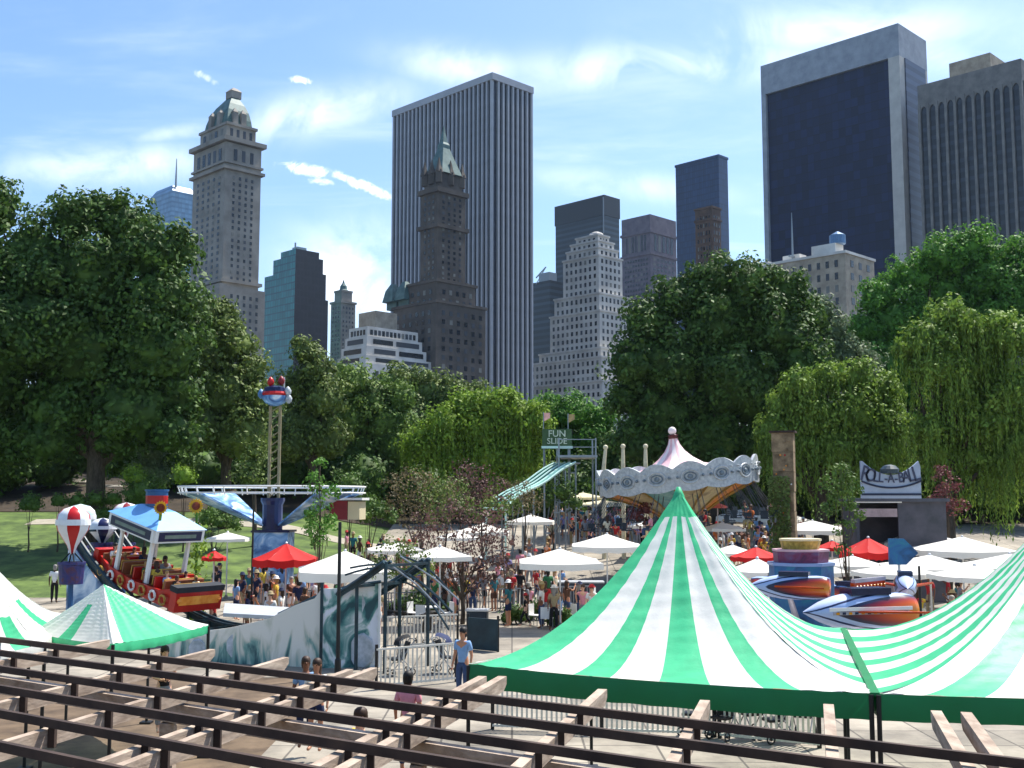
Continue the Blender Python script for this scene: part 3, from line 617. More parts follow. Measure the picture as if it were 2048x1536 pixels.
make_tree('broadleaf_tree', 'small grey green tree squeezed right of the big round tree', 'tree', 94, 1650,
    [(1640, 620, 36), (1665, 665, 42), (1630, 700, 45), (1690, 710, 45), (1650, 760, 55), (1720, 740, 50)], L_GREY, .3, 11, .35, group=TG)
make_tree('broadleaf_tree', 'fresh green tree rising behind the willows at the upper right', 'tree', 104, 1850,
    [(1880, 520, 52), (1940, 500, 58), (1820, 560, 56), (1760, 600, 50), (1890, 590, 70), (1980, 560, 70), (1800, 650, 70), (1730, 660, 44), (1890, 670, 80), (2060, 540, 80), (2020, 640, 90), (1760, 740, 70), (1815, 780, 55), (1810, 860, 50), (1830, 930, 50)], L_BRIGHT, .36, 9, .55, group=TG)
make_tree('willow_tree', 'broad weeping willow behind the brown climbing tower', 'tree', 76, 1640,
    [(1600, 770, 38), (1655, 760, 42), (1715, 758, 42), (1765, 780, 40), (1570, 810, 42), (1630, 830, 60), (1710, 830, 60), (1550, 860, 40), (1780, 850, 50), (1600, 890, 50), (1670, 900, 60), (1750, 905, 60), (1545, 900, 36)], L_WIL, .26, 12, .45, willow=7, group=TG)
make_tree('willow_tree', 'tall weeping willow at the right edge above the game booth', 'tree', 70, 1890,
    [(1900, 640, 46), (1850, 680, 44), (1815, 700, 30), (1940, 665, 50), (1880, 730, 60), (1960, 740, 60), (2020, 680, 60), (1910, 800, 60), (1860, 860, 45), (2030, 790, 70), (1980, 850, 60), (1880, 905, 45), (1950, 915, 55), (2040, 900, 70)], L_WIL, .26, 12, .5, willow=8, group=TG)
# filler trees in the shade behind
for i, (px, py, r, Y, lb) in enumerate([(300, 900, 60, 84, 'dark understorey tree behind the pale conifer'), (520, 920, 60, 96, 'dark understorey tree behind the ride mast'), (760, 930, 50, 100, 'shaded understorey tree left of the willow trunk'),
                               (1040, 930, 45, 100, 'dark understorey tree behind the slide top'), (1240, 920, 60, 96, 'dark understorey tree left of the carousel roof'), (1440, 940, 70, 92, 'dark understorey tree behind the carousel roof'),
                               (1660, 930, 70, 90, 'shaded tree behind the brown climbing tower'), (1800, 900, 70, 88, 'shaded tree behind the game booth sign'), (1960, 930, 70, 86, 'shaded tree right of the game booth'), (100, 880, 70, 92, 'shaded tree left behind the rocks'), (-60, 900, 90, 90, 'shaded tree beyond the left edge of the lawn'), (2080, 900, 80, 84, 'shaded tree by the far right edge')]):
    make_tree('broadleaf_tree', lb, 'tree', Y, px, [(px, py, r), (px-r*.8, py+r*.4, r*.8), (px+r*.8, py+r*.35, r*.8), (px, py+r*.7, r)], L_DARK, .34, 8, .25, group=TG)
for px, py, lb in ((1030, 1236, 'dark evergreen shrub at the left edge of the big marquee slope'), (1075, 1228, 'dark evergreen shrub below the slate counter'), (1120, 1240, 'dark shrub touching the marquee stripes')):
    p_ = onz(px, py+14, 0); make_tree('evergreen_shrub', lb, 'shrub', p_.y, px, [(px-14, py, 20), (px+12, py-4, 20), (px, py-12, 18)], L_DARK, .12, 30, .04, clump=.35, core=.6)
make_tree('conifer_tree', 'pale blue green conifer at the foot of the huge dark tree', 'tree', 76, 300,
    [(298, 862, 16), (300, 885, 24), (300, 915, 32), (292, 945, 38), (318, 950, 30)], L_GREY, .22, 14, .15, clump=.4, core=.6)
make_tree('conifer_tree', 'dark layered conifer left of the ride mast', 'tree', 72, 510,
    [(515, 880, 14), (512, 905, 22), (508, 930, 30), (500, 955, 36)], L_OLIVE, .22, 10, .15, clump=.4, core=.5)
# small trees inside the park
SG = 'small trees planted in the plaza'
make_tree('plum_tree', 'purple leaved plum tree with thin dark trunk in the middle of the plaza', 'tree', 47, 925,
    [(905, 1040, 42), (950, 1065, 46), (875, 1085, 42), (965, 1110, 46), (915, 1125, 46), (1000, 1095, 34), (850, 1050, 34), (935, 1155, 38), (990, 1050, 34), (865, 1135, 34), (995, 1140, 32), (965, 1170, 28), (835, 1090, 28)], L_PURP, .14, 12, .09, core=0, clump=.42, group=SG, twig=26)
make_tree('plum_tree', 'airy purple and green tree behind the gondola mast ride', 'tree', 56, 845,
    [(830, 980, 42), (875, 1000, 42), (840, 1035, 42), (800, 1015, 32), (905, 1030, 34), (790, 975, 26)], L_BRZ, .15, 14, .08, core=0, clump=.42, group=SG, twig=16)
make_tree('plum_tree', 'dusky tree with reddish leaves left of the giant slide', 'tree', 62, 965,
    [(945, 960, 38), (985, 985, 34), (915, 985, 34), (960, 1015, 38), (1000, 1015, 26)], L_PURP, .16, 13, .08, core=0, clump=.42, group=SG, twig=12)
make_tree('plum_tree', 'red tinged young tree at the right end of the game booth', 'tree', 58, 1895,
    [(1885, 950, 18), (1900, 985, 26), (1875, 1010, 22), (1915, 1020, 22)], L_RED, .15, 30, .07, core=0, clump=.42, group=SG, twig=12)
make_tree('young_tree', 'slim young green tree in front of the blue gondola ride', 'tree', 44, 640,
    [(640, 930, 14), (632, 965, 22), (655, 990, 24), (640, 1025, 26), (628, 1060, 24), (660, 1050, 20), (640, 1085, 18)], L_BRIGHT, .14, 42, .06, core=0, clump=.4, group=SG, twig=14)
make_tree('young_tree', 'young tree with round green leaves left of the game booth sign', 'tree', 42, 1690,
    [(1680, 945, 20), (1665, 970, 24), (1700, 975, 24), (1680, 1005, 26), (1655, 1025, 18), (1705, 1025, 22), (1690, 1060, 20), (1685, 1100, 14)], L_MID, .13, 46, .05, core=0, clump=.4, group=SG, twig=14)
make_tree('plum_tree', 'low olive and bronze tree between the purple tree and the plum tree', 'tree', 52, 885, [(870, 1000, 34), (905, 985, 32), (930, 1020, 34), (890, 1035, 34)], L_OLIVE, .14, 20, .07, core=0, clump=.42, group=SG, twig=12)
make_tree('shrub', 'spreading olive shrub in front of the blue stall', 'shrub', 50, 1010, [(1000, 1030, 26), (1025, 1015, 24), (985, 1015, 24)], L_OLIVE, .14, 20, .04, core=0, clump=.42, twig=8)
make_tree('plum_tree', 'bronze leaved young tree beside the giant slide foot', 'tree', 66, 1050, [(1040, 985, 26), (1065, 1000, 24), (1050, 1015, 26)], L_BRZ, .15, 14, .07, core=0, clump=.42, group=SG, twig=10)
make_tree('shrub', 'leafy green bush under the giant slide', 'shrub', 72, 1105, [(1090, 1000, 30), (1125, 985, 30), (1150, 1005, 24), (1060, 1010, 24)], L_MID, .2, 12, .05, core=.5)
make_tree('shrub', 'green bush below the maroon gondola car', 'shrub', 60, 735, [(730, 1035, 22), (760, 1025, 24), (785, 1035, 22)], L_MID, .17, 14, .05, core=.5)
make_tree('shrub', 'low green hedge left of the ride mast base', 'shrub', 63, 430, [(410, 1040, 20), (440, 1045, 20), (470, 1050, 20)], L_MID, .17, 14, .05, core=.5)
make_tree('shrub', 'feathery olive shrub growing over the metal hoops', 'shrub', 38, 800,
    [(790, 1110, 34), (830, 1125, 34), (765, 1138, 28), (850, 1152, 28), (800, 1150, 30)], L_OLIVE, .11, 34, .03, core=0, clump=.45, twig=10)
make_tree('shrub', 'reddish shrub beside the base of the carousel', 'shrub', 60, 1285, [(1270, 1030, 22), (1300, 1045, 24), (1290, 1020, 18)], L_RED, .16, 12, .05, core=.5)
# clipped shrubs on the left lawn
for i, (px, py, r, lb) in enumerate([(118, 1000, 16, 'clipped round shrub at the left edge of the lawn'), (155, 1000, 18, 'clipped round shrub second from the left on the lawn'), (192, 998, 17, 'clipped round shrub beside a pair of taller ones'), (226, 996, 18, 'dark clipped shrub left of the stone ledge'),
                                     (268, 948, 22, 'sunlit yellowish shrub below the pale conifer'), (368, 950, 22, 'sunlit round shrub left of the blue gondola ride'), (425, 1030, 26, 'dark green shrub by the gravel path'), (290, 980, 40, 'broad low hedge mound above the striped funnel'), (210, 1030, 24, 'dark low bush behind the balloons'), (60, 1004, 22, 'round shrub beyond the balloon at the far left'), (740, 1010, 24, 'glossy green bush right of the maroon gondola'), (700, 970, 30, 'light green bush behind the gondola ride')]):
    Y = 70 if px < 600 else 66
    make_tree('clipped_shrub', lb, 'shrub', Y, px, [(px, py, r), (px-r*.4, py+r*.3, r*.8), (px+r*.4, py+r*.3, r*.8)], L_MID if i not in (4, 5) else L_YEL, .16, 16, .05, clump=.35, group='shrubs along the lawn')

# dense low growth under the far trees: nobody could count these bushes
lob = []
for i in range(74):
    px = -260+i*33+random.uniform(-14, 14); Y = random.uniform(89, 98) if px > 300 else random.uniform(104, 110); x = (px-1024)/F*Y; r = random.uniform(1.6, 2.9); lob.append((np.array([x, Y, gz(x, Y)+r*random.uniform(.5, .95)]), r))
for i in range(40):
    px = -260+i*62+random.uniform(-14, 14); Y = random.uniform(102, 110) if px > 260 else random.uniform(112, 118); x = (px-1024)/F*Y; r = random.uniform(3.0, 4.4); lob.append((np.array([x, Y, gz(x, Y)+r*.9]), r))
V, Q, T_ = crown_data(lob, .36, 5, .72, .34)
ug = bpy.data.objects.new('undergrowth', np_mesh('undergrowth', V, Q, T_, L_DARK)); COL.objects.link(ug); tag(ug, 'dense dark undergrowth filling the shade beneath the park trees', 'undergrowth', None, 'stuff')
# ---------------------------------------------------------------- striped marquees
m_tgreen = M('green_tent_vinyl', '46c58c', .5, var=.10, scale=2.2, trans=.3, bump=.55)
m_tgreend = M('shaded_dark_green_vinyl', '117a46', .45, var=.08, scale=1.5, trans=.12, bump=.15)  # green darkened for the valances, their shade put into the colour
m_twhite = M('white_tent_vinyl', 'e9e8e2', .5, var=.06, scale=2.2, trans=.3, bump=.55)
m_pole = M('painted_steel_pole', 'c9cbcc', .4, metal=.3, var=.06); m_black = M('black_painted_steel', '1b1c1e', .45, var=.2)
m_white = M('white_paint', 'e4e4e0', .5, var=.05); m_wood = M('weathered_cedar', '8a7868', .88, scale=3.0, stretch=(1.5, .6, 3), col2='b8a795', bump=.6)
m_darkwood = M('dark_stained_timber', '2c201b', .8, scale=2, col2='45352c', bump=.3)
def swoop_tent(name, label, corners, apex, facets, collar=True, power=2.1, ns=72, nr=60, val=.34, sag=.05, wr=.02, posts=True, valm=None, cols=None):
    cols = cols or [m_twhite, m_tgreen]
    C0 = Vector(apex); o = thing(name, label, 'tent', (C0.x, C0.y, 0)); eave = sum(c.z for c in corners)/4
    b = MB(); val_b = MB(); n = len(corners)
    for k in range(n):
        A = corners[k]; B = corners[(k+1) % n]; spec = facets[k]; vs = []
        for i in range(nr+1):
            r = i/nr
            for j in range(ns+1):
                s = j/ns; E = A.lerp(B, s); Pp = Vector((C0.x, C0.y, 0)).lerp(Vector((E.x, E.y, 0)), r)
                hgt = eave+(E.z-eave)*r+(C0.z-eave)*(1-r)**power-sag*4*s*(1-s)*r*r
                cr_ = (math.exp(-s*9)+math.exp(-(1-s)*9)); ww = wr*math.sin(s*41+r*3)*r*(1-r)*1.5+.03*cr_*math.sin(s*90+r*5)*max(0, r-.45)+.011*math.sin(r*95+s*9+k)*(1-r)*(.3+abs(math.sin(s*13)))+wr*1.2*math.sin(s*17+k*2+r*9)*max(0, r-.72)*2.2*(1-r)*4
                rr = max(0, .035-r)/.035
                vs.append((Pp.x, Pp.y, hgt+ww))
        fs = []; ms = []
        for i in range(nr):
            for j in range(ns):
                fs.append((i*(ns+1)+j, i*(ns+1)+j+1, (i+1)*(ns+1)+j+1, (i+1)*(ns+1)+j)); s = (j+.5)/ns; r = (i+.5)/nr
                mi = spec(s, r)
                if collar and r < .10: mi = 1
                ms.append(mi)
        b.add(vs, fs, ms)
        m_ = 48; vs = []
        for j in range(m_+1):
            s = j/m_; E = A.lerp(B, s); zt = E.z-sag*4*s*(1-s)-.004; out_ = (Vector((E.x, E.y, 0))-Vector((C0.x, C0.y, 0))).normalized()
            wob = .010*math.sin(s*37)+.006*math.sin(s*83)
            vs += [(E.x, E.y, zt), (E.x+out_.x*(.02+wob*.5), E.y+out_.y*(.02+wob*.5), zt-val*.5), (E.x+out_.x*(.01+wob), E.y+out_.y*(.01+wob), zt-val+.005*math.sin(s*60))]
        val_b.add(vs, [(3*j+q, 3*j+3+q, 3*j+4+q, 3*j+1+q) for j in range(m_) for q in range(2)])
    if collar:
        X = Matrix.Translation((C0.x, C0.y, 0)); b.lathe([(.16, C0.z-.42), (.10, C0.z-.12), (.03, C0.z+.03)], 12, 1, X)
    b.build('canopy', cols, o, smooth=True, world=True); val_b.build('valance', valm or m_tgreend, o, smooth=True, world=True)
    if posts:
        for c in corners:
            pb = MB(); pb.tube([(c.x, c.y, 0), (c.x, c.y, c.z-.02)], .032, 10); pb.box((c.x, c.y, .04), (.25, .25, .05)); pb.build('post', m_black, o, world=True)
        fr = MB()
        ins = [c.lerp(Vector((C0.x, C0.y, c.z)), .03)-Vector((0, 0, .17)) for c in corners]
        for k in range(n): fr.beam(ins[k], ins[(k+1) % n], .05, .05)
        fr.build('frame', m_pole, o, world=True)
    return o
def stripes(n, start=1, w=.5): return lambda s, r: (start if (s*n) % 1.0 < w else 1-start)
EZ = 2.6
FL = onz(937, 1328, EZ); FR = onz(1742, 1386, EZ); BR = onz(1684, 1256, EZ); BL = FL+(BR-FR)*.6+Vector((1.1, 0, 0))
ctr = (FL+BR)/2; apx = at(1357, 977, (FL.y+BR.y)/2)
STR = (1030, 1144, 1224, 1322, 1416, 1527, 1600)
def front(s, r):
    q = FL.lerp(FR, s); px = 1024+F*q.x/(q.y*ct+(q.z-CAMZ)*st); k = sum(px > b_ for b_ in STR); return 1 if k % 2 == 0 else 0
swoop_tent('striped_tent', 'green and white striped peaked marquee with shade-darkened green valance, the big front one', [FL, FR, BR, BL], (apx.x, apx.y, apx.z),
           [front, stripes(5, 0, .55), stripes(5, 0, .5), stripes(5, 1, .5)], power=1.9)
G0 = onz(1757, 1387, EZ); G1 = G0+Vector((6.9, -.45, 0)); G3 = onz(1690, 1257, EZ); G2 = G3+Vector((7.2, -.4, 0))
c2 = (G0+G1+G2+G3)/4
swoop_tent('striped_tent', 'green and white striped marquee joined to the right side of the big one', [G0, G1, G2, G3], (c2.x, c2.y, apx.z),
           [stripes(5, 0, .45), stripes(5, 0, .5), stripes(5, 0, .5), lambda s, r: 1 if ((s*5+.3) % 1) < .45 else 0], power=2.0)
# rain gutter strip between the two
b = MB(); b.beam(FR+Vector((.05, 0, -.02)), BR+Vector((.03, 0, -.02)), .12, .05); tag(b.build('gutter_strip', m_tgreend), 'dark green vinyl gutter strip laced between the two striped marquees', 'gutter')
# low tent on the left
KR = onz(417, 1250, EZ); KF = onz(226, 1287, EZ); KA = at(207, 1169, 21.5); KL = onz(60, 1262, EZ); KB = KR+(KL-KF)+Vector((0, 1.5, 0))
facR = lambda s, r: 1 if .10 < s < .80 else 0
def facF(s, r): return 1 if .36 < s < .52 and r > .35 else 0
swoop_tent('striped_tent', 'low white tent with one broad green panel behind the timber pergola on the left', [KF, KR, KB, KL], (KA.x, KA.y, KA.z),
           [facR, stripes(3, 0), stripes(3, 0), facF], collar=False, power=1.15, val=.16, valm=m_tgreen)
KA2 = at(-30, 1110, 19.5); q0 = onz(-150, 1330, EZ); q1 = onz(90, 1285, EZ); q2 = onz(140, 1225, EZ); q3 = onz(-60, 1240, EZ)
swoop_tent('striped_tent', 'white swooping tent cut by the left edge beside the low green panelled one', [q0, q1, q2, q3], (KA2.x, KA2.y, KA2.z),
           [lambda s, r: 1 if .72 < s < .9 and r > .5 else 0, lambda s, r: 1 if .42 < s < .6 and r > .4 else 0, stripes(3, 0), stripes(3, 0)], collar=False, power=1.6, val=.16, valm=m_twhite)

# ---------------------------------------------------------------- timber pergola in the foreground
PO = at(900, 1400, 13); o = thing('pergola', 'weathered timber pergola with dark cross slats running along the bottom of the view', 'pergola', (PO.x, PO.y, 0))
PZ = 2.62
pl = onz(113, 1293, PZ+.14); pr = onz(1300, 1437, PZ+.14); dv = (pr-pl).normalized(); back = Vector((0, -1.14, 0))
for i in range(8):
    a = pl+back*i-dv*6.0; c = pl+back*i+dv*26.0
    b = MB(); b.beam(a, c, .06, .09); b.build('slat', m_darkwood, o, world=True)
RV = [(-140, 1235, 1), (60, 1262, 1), (215, 1279, 1), (425, 1298, 1), (572, 1314, 1), (700, 1338, 1), (748, 1335, 1), (965, 1352, 0), (1005, 1352, 1), (1205, 1378, 1), (1410, 1400, 1), (1657, 1408, 1), (1872, 1421, 1), (1932, 1424, 1), (2110, 1432, 1)]
for px, py, _ in RV:
    e = onz(px, py, PZ+.06); vpx = 1625+(px-1625)*.0
    q = onz(vpx+(px-vpx)*(1+260/(py-1000)), py+260, PZ+.06); d = (q-e).normalized(); f = e+d*9.0
    b = MB(); sd = Vector((-d.y, d.x, 0)); W = .05 if px < 900 else .06; D_ = .18
    # chamfered tail at the far end
    prof = [(0, 0), (0, -.10), (.16, -D_), (9.0, -D_), (9.0, 0)]
    vs = [tuple(e+d*x+sd*W+Vector((0, 0, z))) for x, z in prof]+[tuple(e+d*x-sd*W+Vector((0, 0, z))) for x, z in prof]; k = 5
    b.add(vs, [tuple(range(k)), tuple(range(2*k-1, k-1, -1))]+[(i, (i+1) % k, (i+1) % k+k, i+k) for i in range(k)])
    b.build('rafter', m_wood, o, world=True)
    for j in range(7):                                    # short blocks that pin the slats to the rafter
        a = pl+back*j; t = ((e.x-a.x)*d.y-(e.y-a.y)*d.x)/(dv.x*d.y-dv.y*d.x)*1.0
        hit = a+dv*t
        if -8 < t < 12 and j < 5:
            g = MB(); g.box((hit.x+.09, hit.y+.02, PZ-.02), (.07, .07, .22)); g.build('block', m_darkwood, o, world=True)
for a_, b_ in ((1.2, 0), (5.8, 0)):
    p0 = pl+back*a_-dv*6.0; p1 = pl+back*a_+dv*11; b = MB(); b.beam(p0-Vector((0, 0, .42)), p1-Vector((0, 0, .42)), .14, .24); b.build('beam', m_wood, o, world=True)
for t in (-5, -.8, 3.4, 7.6, 10.6):
    for a_ in (1.2, 5.8):
        p = pl+back*a_+dv*t; b = MB(); b.box((p.x, p.y, (PZ-.42)/2), (.18, .18, PZ-.42)); b.box((p.x, p.y, .1), (.3, .3, .2)); b.build('post', m_wood, o, world=True)

# ---------------------------------------------------------------- umbrellas
m_canvas = M('white_canvas', 'f1eee4', .8, var=.04, scale=1.2, trans=.3); m_canvasy = M('cream_canvas', 'e6dcb8', .8, var=.05, scale=1.2, trans=.3)
m_red = M('red_canvas', 'd0201c', .75, var=.08, scale=1.2, trans=.3); m_pinkc = M('salmon_canvas', 'd67a72', .75, var=.08, trans=.3)
m_base = M('concrete_base', '77736c', .9)
def umb_mesh(mat, sides=4, valh=.16, rise=.30):
    can = MB(); fr = MB(); n = sides; rr = 1.0; S = 8
    for k in range(n):
        a0 = 2*PI*(k+.5)/n; a1 = 2*PI*(k+1.5)/n; A = Vector((math.cos(a0), math.sin(a0), 0)); B = Vector((math.cos(a1), math.sin(a1), 0)); vs = []
        for i in range(S+1):
            r = i/S
            for j in range(S+1):
                s = j/S; E = A.lerp(B, s)*r; vs.append((E.x, E.y, rise*(1-r)**1.15-.035*4*s*(1-s)*r))
        can.add(vs, [(i*(S+1)+j, i*(S+1)+j+1, (i+1)*(S+1)+j+1, (i+1)*(S+1)+j) for i in range(S) for j in range(S)])
        vs = []
        for j in range(S+1):
            s = j/S; E = A.lerp(B, s); z = -.035*4*s*(1-s); vs += [(E.x*1.002, E.y*1.002, z), (E.x*1.01, E.y*1.01, z-valh*(.9+.1*math.sin(j*2.7)))]
        can.add(vs, [(2*j, 2*j+2, 2*j+3, 2*j+1) for j in range(S)])
        fr.tube([(0, 0, rise-.03), (A.x*.98, A.y*.98, -.02)], .012, 5); fr.tube([(0, 0, -.12), (A.x*.5, A.y*.5, rise*.45-.03)], .01, 5)
    return can.mesh('canopy', mat, True), fr.mesh('ribs', m_pole)
UM = {}
def umbrella(px, pyt, pyr, hw, Y, label, mat=m_canvas, sides=4, group='market umbrellas over the plaza', polem=None):
    rim = at(px, pyr-2, Y); top = at(px, pyr-2-(pyr-pyt)*.66, Y); z0 = gz(rim.x, Y); R_ = hw/F*Y*(1.0 if sides > 4 else 1.12)
    key = (mat.name, sides)
    if key not in UM: UM[key] = umb_mesh(mat, sides)
    can, rib = UM[key]; o = thing('market_umbrella', label, 'umbrella', (rim.x, Y, z0), random.uniform(-.25, .25)+PI/ (4 if sides == 4 else 1)*0, group)
    hz = rim.z-z0; k = (top.z-rim.z)/.30
    for nm, me in (('canopy', can), ('ribs', rib)):
        c = bpy.data.objects.new(nm, me); COL.objects.link(c); c.parent = o; c.location = (0, 0, hz); c.scale = (R_, R_, max(.4, k))
    b = MB(); b.tube([(0, 0, 0), (0, 0, hz+(top.z-rim.z)*.98)], .035, 8); b.ball((0, 0, hz+(top.z-rim.z)), .06); b.build('pole', polem or m_pole, o)
    b = MB(); b.lathe([(.34, 0), (.34, .06), (.12, .12), (.06, .3)], 12); b.build('base', m_base, o); return o
for a in [(1120, 1086, 1124, 100, 45, 'big white market umbrella left of the striped peak, above the slate counter'),
          (1214, 1058, 1092, 86, 52, 'white market umbrella touching the left slope of the striped peak'),
          (1062, 1024, 1044, 56, 68, 'white market umbrella with people gathered in its shade'),
          (965, 1040, 1064, 66, 64, 'white market umbrella seen through the purple plum leaves'),
          (880, 1084, 1112, 76, 46, 'white market umbrella just left of the plum tree trunk'),
          (790, 1078, 1100, 66, 50, 'white market umbrella behind the feathery olive shrub'),
          (690, 1084, 1140, 112, 42, 'wide white market umbrella behind the tall black lamp post'),
          (1500, 1006, 1034, 84, 82, 'white market umbrella below the right side of the carousel'),
          (1575, 1018, 1044, 60, 78, 'small white market umbrella in front of the brown climbing tower'),
          (1625, 1034, 1060, 84, 62, 'white market umbrella left of the young round leaved tree'),
          (1745, 1036, 1060, 72, 66, 'white market umbrella below the game booth sign'),
          (1830, 1046, 1084, 100, 58, 'white market umbrella behind the red one on the right'),
          (1925, 1062, 1100, 105, 52, 'white market umbrella at the right edge behind the striped tent'),
          (1860, 1100, 1134, 110, 42, 'white market umbrella above the right hand jet car'),
          (1705, 1104, 1130, 72, 46, 'white market umbrella beneath the small red one'),
          (1515, 1106, 1142, 60, 40, 'white market umbrella under the red one beside the jet ride'),
          (1465, 1084, 1106, 46, 48, 'small white market umbrella half hidden by the striped tent slope'),
          (2020, 1096, 1134, 100, 46, 'white market umbrella beyond the right edge of the plaza'),
          (1445, 1040, 1058, 44, 60, 'white market umbrella half lost in the crowd right of the peak'),
          (915, 1058, 1076, 46, 60, 'small white market umbrella behind the umbrella left of the plum trunk'),
          (1790, 1118, 1146, 78, 40, 'white market umbrella low behind the right hand jet car'),
          (1648, 1120, 1144, 52, 43, 'small white market umbrella between the jet hub and young tree'),
          (1950, 1122, 1152, 84, 38, 'white market umbrella low at the right marquee slope'),
          (1300, 1034, 1052, 50, 70, 'white market umbrella beneath the carousel swings'),
          (455, 1060, 1078, 50, 56, 'pale market umbrella behind the tug ride beside the red parasol')]:
    umbrella(*a)
umbrella(1166, 982, 996, 50, 88, 'cream umbrella left of the carousel rim', m_canvasy)
umbrella(1205, 998, 1010, 76, 86, 'flat cream umbrella beneath the carousel rim', m_canvasy)
umbrella(572, 1073, 1118, 66, 47, 'bright red umbrella in front of the blue ride base', m_red, 8, 'red umbrellas')
umbrella(1512, 1086, 1114, 50, 44, 'red umbrella left of the yellow crowned hub', m_red, 8, 'red umbrellas')
umbrella(1664, 1076, 1096, 32, 52, 'small red umbrella right of the yellow crowned hub', m_red, 8, 'red umbrellas')
umbrella(1737, 1063, 1104, 56, 47, 'red umbrella right of the young round leaved tree', m_red, 8, 'red umbrellas')
umbrella(428, 1095, 1116, 24, 50, 'small dark red parasol behind the tug ride', m_red, 8, 'red umbrellas')
umbrella(1435, 1003, 1014, 20, 64, 'small salmon pink parasol at the foot of the carousel', m_pinkc, 8)

# ---------------------------------------------------------------- wave swinger carousel
m_cpink = M('pale_pink_vinyl', 'e2b7bd', .5, var=.08, trans=.15); m_cwhite = M('cream_vinyl', 'efe6e4', .5, var=.04, trans=.15)
m_orn = M('painted_silver_scroll', '9ba3a8', .45, scale=6, col2='c4c9ca', var=.1); m_orn2 = M('scroll_dark_blue', '55636f', .5, scale=5, col2='7f8c92')
m_gold = M('gold_paint', 'b08a3c', .4, metal=.3, var=.15); m_orange = M('orange_panel', 'e07a20', .5, scale=3, col2='f4a848')
m_beige = Mmural('carousel_mural_beige', ['a08a68', 'cdb98e', 'e0cf9f', 'a9b57c'], 1.4); m_teal_p = M('teal_panel', '6fb0b8', .5, scale=3, col2='a6d0cc')
m_chain = M('chain_steel', '5d6064', .4, metal=.6)
Yc = 62; cc = at(1357, 985, Yc); zb = gz(cc.x, Yc)
o = thing('swing_carousel', 'ornate swing carousel with pink and white peaked roof and scalloped silver crown', 'carousel', (cc.x, cc.y, zb))
zr = at(1357, 968, Yc).z-zb; TX = Matrix.Translation((0, 0, zr)) @ Matrix.Rotation(math.radians(-6.0), 4, 'Y') @ Matrix.Rotation(math.radians(1), 4, 'X'); Rr = 4.35
b = MB(); b.lathe([(.22, 2.55), (.32, 2.2), (.56, 1.8), (.95, 1.42), (1.5, 1.05), (2.6, .8), (Rr-.1, .7)], 32, 0, TX, mfun=lambda i, j: (j//2) % 2, cap=False); b.build('roof', [m_cpink, m_cwhite], o, smooth=True)
b = MB(); b.ball((0, 0, 2.93), .23, 0, 14, TX); b.lathe([(.3, 2.5), (.2, 2.62), (.3, 2.68), (.16, 2.74)], 12, 1, TX); b.build('finial', [m_cwhite, M('dark_red_gloss', '5a1c1f', .35)], o, smooth=True)
nP = 16
for i in range(nP):
    g = MB(); a0 = 2*PI*(i-.5)/nP; vs = []; nn = 8
    for j in range(nn+1):
        t = j/nn; aa = a0+2*PI*t/nP; hh = .86+.34*math.sin(PI*t); lo = -.18+.14*math.sin(PI*t)*-1
        for rr_, z in ((Rr, lo), (Rr+.06, hh), (Rr-.06, hh), (Rr-.1, lo)): vs.append((rr_*math.cos(aa), rr_*math.sin(aa), z))
    fs = [(4*j+q, 4*j+4+q, 4*j+4+(q+1) % 4, 4*j+(q+1) % 4) for j in range(nn) for q in range(4)]+[(0, 1, 2, 3), tuple(4*nn+q for q in (3, 2, 1, 0))]
    g.add(vs, fs, 0, TX)
    am = 2*PI*i/nP; MX = TX @ Matrix.Rotation(am, 4, 'Z') @ Matrix.Translation((Rr+.05, 0, .42)) @ Matrix.Rotation(PI/2, 4, 'Y')
    def ring(rx, ry, th, mi, seg=18):
        pts = [(ry*math.cos(2*PI*q/seg), rx*math.sin(2*PI*q/seg), 0) for q in range(seg+1)]; g.tube(pts, th, 5, mi, MX, cap=False)
    ring(.46, .34, .045, 0); ring(.30, .20, .04, 1)
    g.ball((0, 0, .0), .13, 1, 8, MX, (1, 1.2, .5))
    for sg in (-1, 1): g.ball((0, .66*sg, .02), .09, 1, 6, MX); g.ball((-.3, .62*sg, .02), .06, 0, 6, MX)
    g.build('crown_panel', [m_orn, m_orn2], o, smooth=False)
for i in range(nP):                                      # painted underside fields
    g = MB(); vs = []
    for j in range(5):
        aa = 2*PI*(i-.5+j/4)/nP
        for r_, z in ((Rr-.12, -.12), (2.6, -.85), (1.0, -1.75)): vs.append((r_*math.cos(aa), r_*math.sin(aa), z))
    g.add(vs, [(3*j+q, 3*j+3+q, 3*j+4+q, 3*j+1+q) for j in range(4) for q in range(2)], 0, TX)
    g.build('soffit_panel', [m_beige, m_orange, m_beige, m_teal_p, m_beige, m_beige, m_orange, m_beige][i % 8], o)
for i in range(nP):
    aa = 2*PI*(i+.5)/nP; g = MB(); c_, s_ = math.cos(aa), math.sin(aa); g.tube([TX @ Vector((1.0*c_, 1.0*s_, -1.80)), TX @ Vector((2.6*c_, 2.6*s_, -.90)), TX @ Vector(((Rr-.1)*c_, (Rr-.1)*s_, -.2))], .05, 6); g.build('sweep', m_gold, o)
b = MB(); b.lathe([(1.5, 0), (1.5, .3), (.9, .45), (.75, 1.2), (.85, 2.4), (1.2, zr-1.3)], 16, 0, mfun=lambda i, j: (j//2) % 2); b.build('column', [m_beige, m_orn], o)
b = MB(); b.lathe([(4.6, 0), (4.6, .18), (4.4, .22)], 32); b.build('platform', m_base, o)
m_seat = M('dark_seat_shell', '2d3a44', .4, var=.3)
